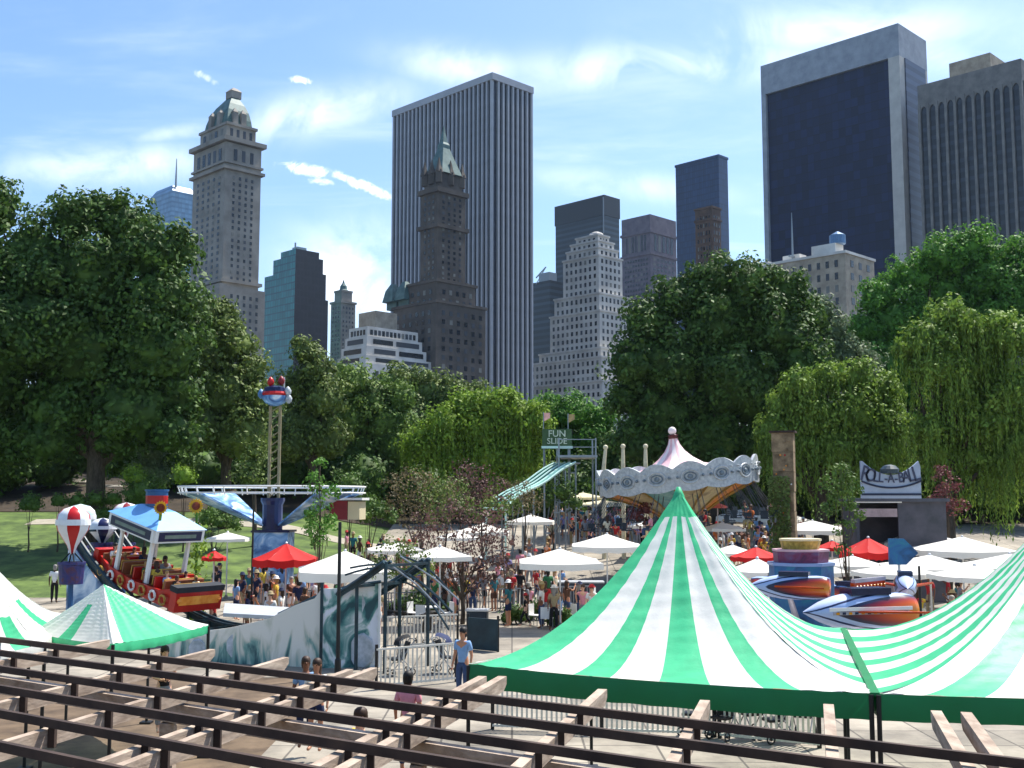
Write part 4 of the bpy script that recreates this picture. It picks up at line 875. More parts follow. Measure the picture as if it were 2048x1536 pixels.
seat = MB(); seat.box((0, 0, 0), (.42, .40, .05)); seat.box((0, .19, .2), (.42, .05, .4)); seat.box((.2, 0, .12), (.03, .38, .05)); seat.box((-.2, 0, .12), (.03, .38, .05)); seat_me = seat.mesh('swing_seat', m_seat)
SW = []
for i in range(24):
    aa = 2*PI*i/24+.1; 
    for rad, ln in ((Rr-.35, 2.3),) if i % 2 else ((Rr-.35, 2.3), (3.1, 2.1)):
        top = TX @ Vector((rad*math.cos(aa), rad*math.sin(aa), -.15)); d = Vector((math.cos(aa)*.62, math.sin(aa)*.62, -1)).normalized(); bot = top+d*ln
        sx = Vector((-math.sin(aa), math.cos(aa), 0))
        so = bpy.data.objects.new('swing_seat', seat_me); COL.objects.link(so); so.parent = o; so.location = bot; so.rotation_euler = (0, math.radians(0), aa+PI)
        SW.append((bot+Vector((cc.x, cc.y, zb)), aa))
        g = MB()
        for s1 in (-.2, .2):
            for s2 in (-.15, .15): g.tube([top+sx*s1*.5, bot+sx*s1+Vector((math.cos(aa), math.sin(aa), 0))*s2+Vector((0, 0, .05))], .012, 4)
        g.build('chain', m_chain, so if False else o)
for i, (px, y0, y1, kink) in enumerate([(1207, 940, 898, 1), (1246, 930, 896, 0), (1291, 920, 896, 0)]):
    p = at(px, y0, 70); q = at(px+(4 if kink else 0), y1, 70); z0 = gz(p.x, 70); b = MB(); b.tube([(0, 0, 0), (0, 0, p.z-z0), (q.x-p.x, 0, q.z-z0)], [.14, .13, .10], 8); b.ball((q.x-p.x, 0, q.z-z0+.1), .16)
    tag(b.build('flag_pole', M('cream_pole_%s' % 'abc'[i], 'cfc6a6', .6)), ['cream pole with a bent tip, leftmost of three beside the carousel roof', 'straight cream pole in the middle of three beside the carousel roof', 'straight cream pole nearest the pink carousel roof'][i], 'pole', 'cream poles behind the carousel').location = (p.x, 70, z0)

# ---------------------------------------------------------------- gondola mast ride
m_bmural = Mmural('blue_wave_mural', ['2a5080', '5585b8', '94b8da', 'd8e4ee'], 1.1, dist=1.6, stops=[.33, .46, .58, .68]); m_navyp = M('navy_gloss_paint', '141b44', .3, var=.15)
m_blue = M('blue_gloss_paint', '25527e', .35, var=.12, scale=2); m_yel = M('ochre_painted_steel', '8f8260', .5, var=.15); m_maroon = M('maroon_panel', '7c1620', .4, var=.12); m_redp = M('red_gloss_paint', 'b3191c', .3, var=.12, scale=2)
Yg = 58; gc = at(545, 1030, Yg); zb = gz(gc.x, Yg); s_ = Yg/F
o = thing('mast_ride', 'blue gondola ride with a funnel of wave painted panels around a tall twin mast', 'amusement ride', (gc.x, gc.y, zb))
Z = lambda py: at(545, py, Yg).z-zb
b = MB(); b.lathe([(.52, Z(1062)), (.52, Z(1010)), (.62, Z(1002)), (.62, Z(996))], 16); b.build('column', m_navyp, o, smooth=False)
b = MB(); b.box((.1, 0, Z(1064)/2), (1.75, 1.75, Z(1064))); b.build('base_housing', m_bmural, o)
b = MB(); b.box((.1, 0, Z(1064)+.05), (1.95, 1.95, .1)); b.build('base_rim', m_navyp, o)
n8 = 10
for i in range(n8):
    if i in (2, 3, 7, 8): continue
    a0, a1 = 2*PI*(i-.44)/n8, 2*PI*(i+.44)/n8; g = MB(); vs = []
    for j in range(5):
        aa = lerp(a0, a1, j/4)
        for r_, z in ((.6, Z(1052)), (2.2, Z(1026)), (4.55, Z(988)), (4.55, Z(988)+.1), (2.2, Z(1026)+.1), (.6, Z(1052)+.1)): vs.append((r_*math.cos(aa), r_*math.sin(aa)*.95, z))
    g.add(vs, [(6*j+q, 6*j+6+q, 6*j+6+(q+1) % 6, 6*j+(q+1) % 6) for j in range(4) for q in range(6)]+[tuple(range(6)), tuple(24+q for q in range(5, -1, -1))]); g.build('wing_panel', m_bmural, o)
for i in range(n8):
    a0, a1 = 2*PI*i/n8, 2*PI*(i+1)/n8; g = MB(); pts = [(4.7*math.cos(lerp(a0, a1, j/5)), 4.5*math.sin(lerp(a0, a1, j/5)), Z(974)) for j in range(6)]
    g.tube(pts, .05, 6); g.tube([(p[0], p[1], Z(986)) for p in pts], .04, 6)
    for p in pts[::2]: g.tube([(p[0]*.97, p[1]*.97, Z(990)), p], .03, 5)
    g.build('railing', m_white, o)
for sx in (-.22, .28):
    b = MB(); b.tube([(sx, 0, Z(1000)), (sx, 0, Z(812))], .085, 8); b.build('mast', m_yel, o)
b = MB()
for k in range(11): z = lerp(Z(995), Z(825), k/10); b.tube([(-.22, 0, z), (.28, 0, z+.35)], .03, 5)
b.build('bracing', m_yel, o)
b = MB(); b.lathe([(.2, Z(812)), (.5, Z(806)), (.66, Z(798)), (.66, Z(792))], 14, 0); b.lathe([(.64, Z(792)), (.70, Z(788)), (.64, Z(784))], 14, 1); b.lathe([(.62, Z(784)), (.56, Z(776)), (.3, Z(772))], 14, 2)
b.build('crown', [m_bmural, m_redp, m_navyp], o)
for k, (dx_, dzp, mm) in enumerate([(-.2, 766, m_redp), (.35, 764, m_maroon), (.7, 785, m_orn), (.75, 800, m_orn), (-.68, 790, m_bmural)]):
    g = MB(); g.lathe([(.05, 0), (.16, .12), (.18, .28), (.1, .42), (.02, .5)], 8, 0, Matrix.Translation((dx_, -.2, Z(dzp)-.2))); g.build('ornament', mm, o, smooth=True)
b = MB(); b.tube([(.45, 0, Z(780)), (.45, 0, Z(754))], .05, 6); b.build('spike', m_pole, o)
for i, aa in enumerate((-.12,)):      # cars hanging from the rim
    X = Matrix.Rotation(aa, 4, 'Z') @ Matrix.Translation((4.0, 0, Z(1020)))
    g = MB(); g.box((-.35, 0, 0), (.9, 1.3, .95), 0, X); g.build('car', m_maroon if i == 0 else m_bmural, o)
    g = MB(); g.box((.42, 0, -.02), (.6, 1.25, .9), 0, X); g.build('car_end', m_canvasy if i == 0 else m_orn, o)
    g = MB(); g.box((0, 0, .56), (1.75, 1.5, .12), 0, X); g.box((0, 0, .75), (.15, .15, .4), 0, X); g.build('car_roof', m_white, o)

# ---------------------------------------------------------------- giant slide
m_slg = M('green_fibreglass', '2c7a62', .35, var=.12, scale=1.5); m_slw = M('pale_green_fibreglass', 'c8e8da', .35, var=.05)
Ys = 74; s0 = at(1000, 1004, 70.5); s1 = at(1128, 926, Ys); o = thing('giant_slide', 'giant green and white slide running down from a platform under the tree line', 'slide', (s1.x, s1.y, gz(s1.x, Ys)))
A0 = s0; A1 = s1; dd = (A1-A0); side = Vector((0, 0, 1)).cross(dd).normalized(); 
lanes = 4
for k in range(lanes):
    g = MB(); pts = []
    for j in range(13):
        t = j/12; p = A0+dd*t+Vector((0, 0, .07*math.sin(t*PI*3.0)))+side*(-.85+k*.5)
        pts.append(p)
    vs = []
    for p in pts: vs += [tuple(p-side*.24), tuple(p-side*.2-Vector((0, 0, .1))), tuple(p+side*.2-Vector((0, 0, .1))), tuple(p+side*.24)]
    g.add(vs, [(4*j+q, 4*j+4+q, 4*j+5+q, 4*j+1+q) for j in range(12) for q in range(3)]); g.build('lane', m_slg if k > 0 else m_slw, o, world=True)
for k in range(lanes+1):
    g = MB(); pts = [A0+dd*(j/12)+Vector((0, 0, .07*math.sin(j/12*PI*3.0)+.04))+side*(-1.1+k*.5) for j in range(13)]; g.tube(pts, .06, 6); g.build('lane_rail', m_slw, o, world=True)
b = MB()
for j in range(1, 7):
    t = j/6
    for sg in (-1.1, .9): p = A0+dd*t+side*sg; zz = gz(p.x, p.y); b.tube([(p.x, p.y, zz), (p.x, p.y, p.z-.1)], .06, 6)
    p = A0+dd*t; q = A0+dd*(t-1/6); b.tube([(p.x, p.y, p.z-.2), (q.x, q.y, gz(q.x, q.y)+.1)], .04, 5)
b.build('support_frame', m_metalw, o, world=True)
b = MB(); pt = A1+dd.normalized()*1.2; b.box((pt.x, pt.y, pt.z-.1), (2.6, 3.2, .15)); 
for sx in (-1.2, 1.2):
    for sy in (-1.5, 1.5): b.tube([(pt.x+sx, pt.y+sy, gz(pt.x, pt.y)), (pt.x+sx, pt.y+sy, pt.z+1.1)], .06, 6)
b.beam((pt.x-1.2, pt.y-1.5, pt.z+1.0), (pt.x+1.2, pt.y-1.5, pt.z+1.0), .05, .05); b.beam((pt.x-1.2, pt.y-1.5, pt.z+.5), (pt.x+1.2, pt.y-1.5, pt.z+.5), .05, .05); b.build('platform', m_metalw, o, world=True)
b = MB(); sp0 = A1+Vector((.9, .5, 0)); e0 = at(1150, 1020, Ys-1)
for j in range(9): t = j/9; p = sp0.lerp(Vector((A0.x+2.4, A0.y+.5, gz(A0.x, A0.y)+.2)), t); b.box((p.x, p.y, p.z), (.35, 1.2, .08))
b.build('stairs', m_metalw, o, world=True)
b = MB(); e = at(992, 1006, 70.2); b.box((e.x, e.y, e.z-.35), (1.5, 1.6, .16)); [b.tube([(e.x+q1_, e.y+q2_, gz(e.x, e.y)), (e.x+q1_, e.y+q2_, e.z-.4)], .07, 6) for q1_ in (-.6, .6) for q2_ in (-.7, .7)]; b.build('landing', m_slw, o, world=True)
# slide sign
sp = at(1114, 878, 76); o = thing('slide_sign', 'green sign reading FUN SLIDE on two posts above the giant slide', 'sign', (sp.x, sp.y, gz(sp.x, 76)))
hz = sp.z-o.location.z; b = MB(); b.box((0, 0, hz), (2.0, .12, 1.35)); b.build('board', M('sign_green', '3f5a36', .6), o)
b = MB(); b.box((0, -.09, hz-.56), (2.1, .05, .16)); b.build('trim', m_slw, o)
for tx_, dz_, sz_ in (('FUN', .34, .62), ('SLIDE', -.16, .56)):
    me = text_mesh(tx_, sz_, .02); me.materials.append(M('sign_letter_white', 'c3ccb4', .6)); t = bpy.data.objects.new('lettering', me); COL.objects.link(t); t.parent = o; t.rotation_euler = (PI/2, 0, 0); t.location = (0, -.09, hz+dz_)
for sx in (-.85, .85): b = MB(); b.tube([(sx, .1, 0), (sx, .1, hz+.6)], .06, 6); b.build('post', m_metalw, o)
for i, (px, py) in enumerate(((1087, 833), (1136, 836))):
    p = at(px, py, 76); zz = gz(p.x, 76); b = MB(); b.tube([(0, 0, 0), (0, 0, p.z-zz+.3)], .035, 6); pm_ = MB(); o = thing('pennant_pole', ['pennant pole left above the slide sign', 'pennant pole right above the slide sign'][i], 'flag', (p.x, 76, zz)); b.build('pole', m_metalw, o)
    g = MB(); vs = []
    for j in range(6): vs += [(j*.09, .04*math.sin(j*1.3), p.z-zz+.25), (j*.09, .04*math.sin(j*1.3+.5), p.z-zz-.35+j*.05)]
    g.add(vs, [(2*j, 2*j+2, 2*j+3, 2*j+1) for j in range(5)]); g.build('pennant', M('pennant_cloth_%d' % i, ('d8a9a0', '9c8a62')[i], .8, trans=.2), o)

# ---------------------------------------------------------------- game booth with curved sign
Yb = 56; bc = at(1782, 1040, Yb); zb = gz(bc.x, Yb); Z = lambda py: at(1782, py, Yb).z-zb; k_ = Yb/F
o = thing('game_booth', 'dark grey game booth carrying a concave white ROLL-A-BALL sign', 'booth', (bc.x, bc.y, zb))
b = MB(); b.box((.1, 1.2, Z(1003)/2), (4.3, .15, Z(1003))); b.box((-2.0, 0, Z(1003)/2), (.15, 2.4, Z(1003))); b.box((2.2, 0, Z(1003)/2), (.15, 2.4, Z(1003))); b.box((1.05, -1.15, Z(1003)/2), (2.2, .12, Z(1003))); b.build('wall', M('slate_grey_panel', '3b3d43', .7, scale=1, col2='54525a'), o)
b = MB(); b.box((.1, 0, Z(1000)), (4.6, 2.8, .16)); b.build('roof', M('booth_roof_grey', '4a4c55', .6), o)
b = MB(); b.box((-1.0, -1.25, Z(1001)), (2.2, .2, .22)); b.build('awning_rail', m_white, o)
b = MB(); b.box((-1.05, -1.15, .5), (1.9, .5, 1.0)); b.box((-1.05, -1.2, Z(1025)), (1.9, .12, .4)); b.build('counter', M('pinkish_counter', 'a08c8c', .6), o)
b = MB(); W_ = 58*k_; top = [(-W_, Z(924))]; n_ = 14
for j in range(n_+1): t = j/n_; top.append((lerp(-W_*.94, W_*.94, t), Z(924)-(1-(2*t-1)**2)*(27*k_)))
top.append((W_, Z(935))); poly = [(-W_, Z(997)), ]+top+[(W_, Z(997))]; X_ = Matrix.Translation((-.42, 0, 0)); b.prism(poly, -1.45, -1.3, 0, X_); b.build('sign_board', M('sign_pale_blue', '9aa6b8', .5, var=.06), o)
b = MB(); pts = [(lerp(-W_, W_, j/12), -1.47, Z(963)-(1-(2*j/12-1)**2)*13*k_) for j in range(13)]; b.tube([(p_[0]-.42, p_[1], p_[2]) for p_ in pts], .05, 6); b.box((-.42, -1.47, Z(989)), (2*W_, .05, .1)); b.build('sign_line', M('sign_navy', '1c2740', .5), o)
w_txt = 'ROLL-A-BALL'; me_m = M('sign_letter_navy', '3d4258', .5)
for j, ch in enumerate(w_txt):
    t = (j+.5)/len(w_txt); x = lerp(-W_*.93, W_*.93, t); hgt = lerp(.86, .50, 1-(2*t-1)**2); me = text_mesh(ch, hgt*1.3, .015); me.materials.append(me_m)
    c = bpy.data.objects.new('lettering', me); COL.objects.link(c); c.parent = o; c.rotation_euler = (PI/2, (2*t-1)*-.28, 0); c.location = (x-.42, -1.48, Z(948)-(1-(2*t-1)**2)*10*k_-(0)); c.scale = (.75, 1, 1)
b = MB(); b.lathe([(.42, 0), (.45, .2), (.3, .36), (.1, .42)], 14, 0, Matrix.Translation((-.42, -1.3, Z(948)))); b.build('sign_badge', M('sign_teal', '2c3e48', .5), o)

# brown climbing tower
Yt = 60; tcx = at(1570, 1030, Yt); zb = gz(tcx.x, Yt); Z = lambda py: at(1570, py, Yt).z-zb
o = thing('climbing_tower', 'tall square brown rock textured tower partly covered by green creeper', 'climbing tower', (tcx.x, tcx.y, zb), -.35)
m_rock = M('brown_rock_panel', '65543f', .9, scale=2.4, col2='9c8768', bump=.9)
b = MB(); H = Z(866); 
for i in range(8): b.box((random.uniform(-.03, .03), random.uniform(-.03, .03), H*(i+.5)/8), (1.12+random.uniform(-.06, .06), 1.0, H/8-.02))
b.build('wall', m_rock, o); b = MB(); b.box((0, 0, H+.05), (1.35, 1.2, .1)); b.build('cap', m_darkwood, o)
for k in range(26): g = MB(); g.ball((random.uniform(-.5, .5), -.55, random.uniform(.3, H-.2)), random.uniform(.04, .07), 0, 6); g.build('climbing_hold', random.choice([m_orange, m_white, m_redp, m_rock]), o)
n_ = 2600; zz = RNG.uniform(0, H*.72, n_); C = np.stack([RNG.uniform(-.75, .35, n_), -.6+RNG.normal(0, .12, n_), zz], 1); V, Q = leaf_quads(C, np.tile([[0, -1, .3]], (n_, 1)), .16)
c = bpy.data.objects.new('creeper', np_mesh('creeper', V, Q, np.zeros((0, 3), int), L_OLIVE)); COL.objects.link(c); c.parent = o

# ---------------------------------------------------------------- jet car ride
m_jb = M('pale_blue_gloss', '8fa6cf', .25, var=.06); m_jn = M('midnight_blue_gloss', '1c2747', .25); m_jp = M('plum_gloss', '6a1a2c', .25); m_jo = M('burnt_orange_gloss', 'b5400f', .25, var=.1); m_jy = M('amber_gloss', 'd18a18', .25)
m_sil = M('silver_panel', 'a5a3ac', .35, metal=.2, var=.08); m_magenta = Mmural('magenta_scroll', ['3a2345', '7a2d52', '6d5378'], 2.5); m_tealp = Mmural('teal_blue_mural', ['1c4468', '27679a', '2f8a95'], 1.6)
def b_liv(t, o):
    n = t.nodes.new; l = t.links.new; at_ = n('ShaderNodeAttribute'); at_.attribute_name = 'paint'; rp = n('ShaderNodeValToRGB'); l(at_.outputs['Fac'], rp.inputs[0]); e = rp.color_ramp.elements; rp.color_ramp.interpolation = 'LINEAR'
    st_ = [(0, 'd9a030'), (.30, 'cf5a14'), (.44, '8a1c22'), (.52, '4a1530'), (.55, '16203f'), (.60, '16203f'), (.61, 'a9bfe6'), (.72, 'a9bfe6'), (.73, '1c2a52'), (.79, '1c2a52'), (.80, 'b9c8e8')]
    e[0].position = 0; e[0].color = (*srgb(st_[0][1]), 1); e[1].position = st_[-1][0]; e[1].color = (*srgb(st_[-1][1]), 1)
    for p_, c_ in st_[1:-1]: x = e.new(p_); x.color = (*srgb(c_), 1)
    p = n('ShaderNodeBsdfPrincipled'); l(rp.outputs[0], p.inputs['Base Color']); p.inputs['Roughness'].default_value = .28; l(p.outputs[0], o.inputs['Surface'])
m_liv = mk('jet_livery', b_liv)
Yj = 33; jc = at(1602, 1140, Yj); Z = lambda py: at(1602, py, Yj).z; k_ = Yj/F
o = thing('jet_ride', 'spinning jet car ride with a tiered blue and magenta hub topped by a yellow crown', 'amusement ride', (jc.x, jc.y, 0))
def octo(hw, z0, z1, mat, nm, hw2=None, n=8):
    b = MB(); b.lathe([(hw, z0), (hw2 or hw, z1)], n, 0, Matrix.Rotation(PI/n, 4, 'Z')); return b.build(nm, mat, o)
octo(63*k_, Z(1250), Z(1128), m_tealp, 'hub'); octo(66*k_, Z(1130), Z(1124), m_jb, 'hub_rim'); octo(53*k_, Z(1124), Z(1102), m_magenta, 'upper_tier', 55*k_); octo(56*k_, Z(1102), Z(1098), m_cpink, 'upper_rim')
octo(36*k_, Z(1098), Z(1080), M('ochre_scroll', '7d6a22', .5, scale=6, col2='c7a850'), 'crown', 40*k_, 12); octo(41*k_, Z(1081), Z(1077), m_canvasy, 'crown_rim', None, 12)
octo(30*k_, 0, Z(1250), m_jn, 'pedestal')
b = MB(); b.lathe([(3.4, 0), (3.4, .35), (3.2, .4)], 32); b.build('platform', m_sil, o)
def jet(ang, rad, z, scale=1.0, tilt=0.0):
    X = Matrix.Rotation(ang, 4, 'Z') @ Matrix.Translation((rad, 0, z)) @ Matrix.Rotation(-PI/2, 4, 'Z') @ Matrix.Rotation(tilt, 4, 'X')   # local +x is forward
    root = MB(); L_ = 2.2*scale; s0_ = [(-1.0, .26), (-.85, .30), (-.3, .34), (.15, .33), (.45, .27), (.7, .18), (.9, .07), (1.0, .01)]; secs = [(-1+2*q/26, interp(s0_, -1+2*q/26)) for q in range(27)]; nn = 32; vs = []
    for t, r_ in secs:
        for j in range(nn): a_ = 2*PI*j/nn; vs.append((t*L_/2, r_*math.cos(a_)*1.0*scale, r_*math.sin(a_)*.85*scale*1.2))
    fs = []; ms = []
    for i in range(len(secs)-1):
        for j in range(nn):
            up = abs(j+.5-nn/2)/ (nn/2); a_ = 2*PI*(j+.5)/nn; el = math.sin(a_); v = abs(el); tt = (secs[i][0]+secs[i+1][0])/2
            q = tt*.62+v*1.0
            ms.append(0 if q > .62 else (1 if q > .52 else (0 if q > .40 else (2 if q > .16 else (3 if q > -.18 else 4))))); fs.append((i*nn+j, i*nn+(j+1) % nn, (i+1)*nn+(j+1) % nn, (i+1)*nn+j))
    fs += [tuple(range(nn-1, -1, -1))]; ms += [1]; root.add(vs, fs, ms, X)
    root.m = [0]*len(root.f); body = root.build('jet_car', m_liv, o, smooth=True); Xi = X.inverted(); at_ = body.data.attributes.new('paint', 'FLOAT', 'POINT')
    for v in body.data.vertices:
        q = Xi @ v.co; tt = q.x/(L_/2); R_v = max(.02, interp(s0_, tt)*scale); vv = min(1, abs(q.z)/(R_v*1.02)); at_.data[v.index].value = max(0, min(1, .5+.5*(tt*.62+vv*vv*1.0-.12)))
    g = MB()
    for sg in (-1, 1): g.add([(-.2*L_/2, .3*sg*scale, 0), (.3*L_/2, .3*sg*scale, 0), (-.75*L_/2, .85*sg*scale, .02), (-.95*L_/2, .85*sg*scale, .02), (-.2*L_/2, .3*sg*scale, .05), (.3*L_/2, .3*sg*scale, .05), (-.75*L_/2, .85*sg*scale, .06), (-.95*L_/2, .85*sg*scale, .06)], [(0, 1, 2, 3), (7, 6, 5, 4), (0, 1, 5, 4), (1, 2, 6, 5), (2, 3, 7, 6), (3, 0, 4, 7)], 0, X)
    g.build('wing', m_jo, body)
    g = MB(); g.box((-.15*L_/2, 0, .36*scale), (.8*scale, .42*scale, .12*scale), 0, X); g.build('seat', m_jn, body)
    g = MB(); e = X @ Vector((0, 0, -.2*scale)); g.tube([(0, 0, 1.1), (e.x, e.y, e.z)], [.12, .07], 8); g.build('arm', m_sil, o); return body
jet(math.radians(-16), 2.85, at(1808, 1172, Yj-.8).z, .95); jet(math.radians(-112), 2.5, at(1585, 1174, Yj-2.4).z, .98); 
jc_ = jet(math.radians(-76), 3.0, at(1676, 1222, Yj-2.9).z, 1.45, .0)
X = Matrix.Rotation(math.radians(-76), 4, 'Z') @ Matrix.Translation((3.0, 0, at(1676, 1222, Yj-2.9).z)) @ Matrix.Rotation(-PI/2, 4, 'Z'); b = MB(); b.box((-.1, .50, .10), (2.4, .03, .09), 0, X); b.box((-.1, .51, -.0), (2.2, .03, .08), 1, X)
for q in range(12): b.box((-1.1+q*.18, .53, 0.0), (.09, .02, .06), 2 if q % 2 else 3, X)
b.build('side_stripe', [m_white, m_sil, m_jy, m_jn], jc_)
for aa, z in ((40, 2.2), (85, 2.4), (130, 2.3), (180, 2.1)): jet(math.radians(aa), 2.7, z)
for aa, z, l in ((-50, 2.45, 1.7), (-46, 2.75, 1.7), (-52, 2.1, 1.7)):           # decorated rounding boards between the cars
    X = Matrix.Rotation(math.radians(aa), 4, 'Z') @ Matrix.Translation((2.1, 0, z)); b = MB(); b.box((0, 0, 0), (.12, l, .22), 0, X); b.box((.02, 0, .16), (.12, l, .1), 1, X); b.box((.02, 0, -.17), (.12, l, .1), 2, X)
    for q in range(9): b.ball((.09, -l/2+l*(q+.5)/9, 0), .035, 3, 6, X)
    b.build('rounding_board', [m_jo, m_sil, m_jp, m_jy], o)
g = MB(); p = at(1805, 1107, 37); 
o2 = thing('arrow_sign', 'dark blue pointed sign board on a post right of the small red umbrella', 'sign', (p.x, 37, 0)); vs = [(-.45, p.z+.48), (.05, p.z+.48), (.5, p.z+.02), (.1, p.z-.36), (-.45, p.z-.36)]
g.prism(vs, -.05, .05); g.build('board', m_tealp, o2); g = MB(); g.tube([(-.1, .08, 0), (-.1, .08, p.z)], .05, 8); g.build('post', m_pole, o2)
# ---------------------------------------------------------------- rocking tug ride
TA = at(190, 1062, 44.5); TB = at(520, 1240, 39); TC = at(815, 1118, 34.5)
ax = Vector((TC.x-TA.x, TC.y-TA.y, 0)); tl = ax.length; ax.normalize(); sdv = Vector((ax.y, -ax.x, 0))     # sdv points to the camera side
def track(t):                                # t 0..1 along the U shaped track
    p = Vector((TA.x, TA.y, 0))+ax*tl*t; tb = .47
    z = TB.z-.35+(3.35)*(abs(t-tb)/tb)**2.0 if t < tb else TB.z-.35+2.6*((t-tb)/(1-tb))**2
    return Vector((p.x, p.y, z))
o = thing('rocking_boat_track', 'curved dark and teal U shaped ride track dipping under the red tug boat', 'ride track', (TA.x, TA.y, 0))
m_tk = M('dark_teal_steel', '122128', .4, var=.3, scale=2, col2='274650'); m_deck = M('pale_grey_deck', 'a3a8ae', .6, var=.08)
for s_ in (-1.0, -.72, .72, 1.0):
    b = MB(); b.tube([track(j/28)+sdv*s_ for j in range(29)], .075 if abs(s_) == 1 else .05, 6); b.build('rail', m_tk, o, world=True)
b = MB()
for j in range(28):
    p, q = track(j/28), track((j+1)/28)
    for s_ in (-1.02, 1.02):
        b.add([p+sdv*s_, q+sdv*s_, q+sdv*s_-Vector((0, 0, .42 if j < 14 else .16)), p+sdv*s_-Vector((0, 0, .42 if j < 14 else .16))], [(0, 1, 2, 3)])
b.build('side_fascia', m_tk, o, world=True)
b = MB()
for j in range(15, 26):
    p, q = track(j/28), track((j+1)/28); b.add([p+sdv*.68-Vector((0, 0, .05)), q+sdv*.68-Vector((0, 0, .05)), q-sdv*.68-Vector((0, 0, .05)), p-sdv*.68-Vector((0, 0, .05))], [(0, 1, 2, 3)])
b.build('deck', m_deck, o, world=True)
for j in range(0, 29, 2):
    p = track(j/28); b = MB()
    for s_ in (-.95, .95): q = p+sdv*s_; b.tube([(q.x, q.y, 0), (q.x, q.y, p.z)], .06, 6)
    b.beam(p+sdv*1.0-Vector((0, 0, .12)), p-sdv*1.0-Vector((0, 0, .12)), .08, .08); b.build('trestle', m_tk, o, world=True)
b = MB(); dp = [at(450, 1206, 41), at(612, 1206, 39), at(566, 1238, 36.4), at(446, 1240, 37.4)]; zz_ = dp[0].z; b.prism([(0, 0), (1, 0), (1, .1), (0, .1)], 0, .001) if False else b.add([(p.x, p.y, zz_) for p in dp]+[(p.x, p.y, zz_-.12) for p in dp], [(0, 1, 2, 3), (7, 6, 5, 4), (0, 1, 5, 4), (1, 2, 6, 5), (2, 3, 7, 6), (3, 0, 4, 7)]); b.build('deck_plate', m_deck, o, world=True)
m_wv = Mmural('pale_wave_mural', ['2e4e78', '6f93b8', 'b9cbdd', 'dfe7ee'], .9, dist=1.5, stops=[.33, .45, .55, .68])
b = MB(); vs = []
for j in range(12):
    p = track(j/28)+sdv*1.12; vs += [(p.x, p.y, .6), (p.x, p.y, p.z-.35)]
b.add(vs, [(2*j, 2*j+2, 2*j+3, 2*j+1) for j in range(11)]); b.build('skirt_panel', m_wv, o, world=True)
# boat
tt = .235; P0 = track(tt); P1 = track(tt+.02); sl = math.atan2((P1.z-P0.z), (P1-P0).to_2d().length)
yaw = math.atan2(ax.y, ax.x); c0 = track(tt)+Vector((0, 0, .25))
boat = thing('tug_boat_ride', 'red open tug boat ride car with blue roofed wheelhouse and striped funnel', 'amusement ride', c0, rot=Euler((0, 0, 0)))
R0 = Matrix.Rotation(yaw, 4, 'Z') @ Matrix.Rotation(-sl*.58, 4, 'Y'); boat.rotation_euler = R0.to_euler()
m_hull = Mmural('red_hull_paint', ['4a0f10', '9c1a18', 'c22a1c', '7c3620'], 2.2, dist=.8); m_hull2 = M('red_hull_gloss', 'b3201a', .3, var=.15, scale=3)
b = MB(); secs = [(-2.5, .8, .75), (-1.6, .95, .55), (0, .98, .45), (1.6, .96, .55), (2.35, .88, .8)]; vs = []
for x, wd, zt in secs: vs += [(x, -wd, zt), (x, -wd*.92, 0), (x, wd*.92, 0), (x, wd, zt), (x, wd-.09, zt), (x, wd-.12, .12), (x, -wd+.12, .12), (x, -wd+.09, zt)]
k = 8; b.add(vs, [(i*k+q, i*k+(q+1) % k, (i+1)*k+(q+1) % k, (i+1)*k+q) for i in range(4) for q in range(k)]+[tuple(range(k)), tuple(4*k+q for q in range(k-1, -1, -1))]); b.build('hull', m_hull2, boat)
b = MB(); b.box((2.5, 0, .38), (.34, 2.0, .72), 0); b.box((2.68, 0, .42), (.05, 1.7, .3), 2); b.box((2.5, 0, .82), (.42, 2.06, .2), 1)
for sy in (-.84, .84): b.ball((2.66, sy, .42), .1, 2, 8)
b.build('bow_bumper', [m_hull2, M('dark_rubber', '20242a', .7), m_orange], boat)
b = MB(); b.box((-2.6, 0, .5), (.3, 1.8, .9)); b.build('stern_bumper', m_hull2, boat)
for i, x in enumerate((-2.0, -1.35, -.7, .0, .65, 1.3, 1.9)):
    b = MB(); b.box((x, 0, .38), (.34, 1.66, .1)); b.box((x-.2, 0, .62), (.08, 1.66, .52)); b.build('bench', m_hull2 if i % 2 else M('tan_bench_%s' % 'abcdefg'[i], '8a5234', .5), boat)
    b = MB(); b.tube([(x+.3, -.8, .55), (x+.3, -.8, .88), (x+.3, .8, .88), (x+.3, .8, .55)], .03, 6); b.build('grab_bar', m_gold, boat)
    for sy in (-.99, .99):
        b = MB(); b.tube([(x+.34*math.cos(q*PI/5)*.5, sy, .26+.17*math.sin(q*PI/5)) for q in range(11)], .045, 5); b.build('fender_ring', m_white if i % 2 else m_gold, boat)
for (x, y) in ((-1.35, -.78), (-1.35, .78), (.55, -.78), (.55, .78)):
    b = MB(); b.box((x, y, 1.35), (.2, .1, 1.72), taper=(.6, 1)); b.build('post', m_white, boat)
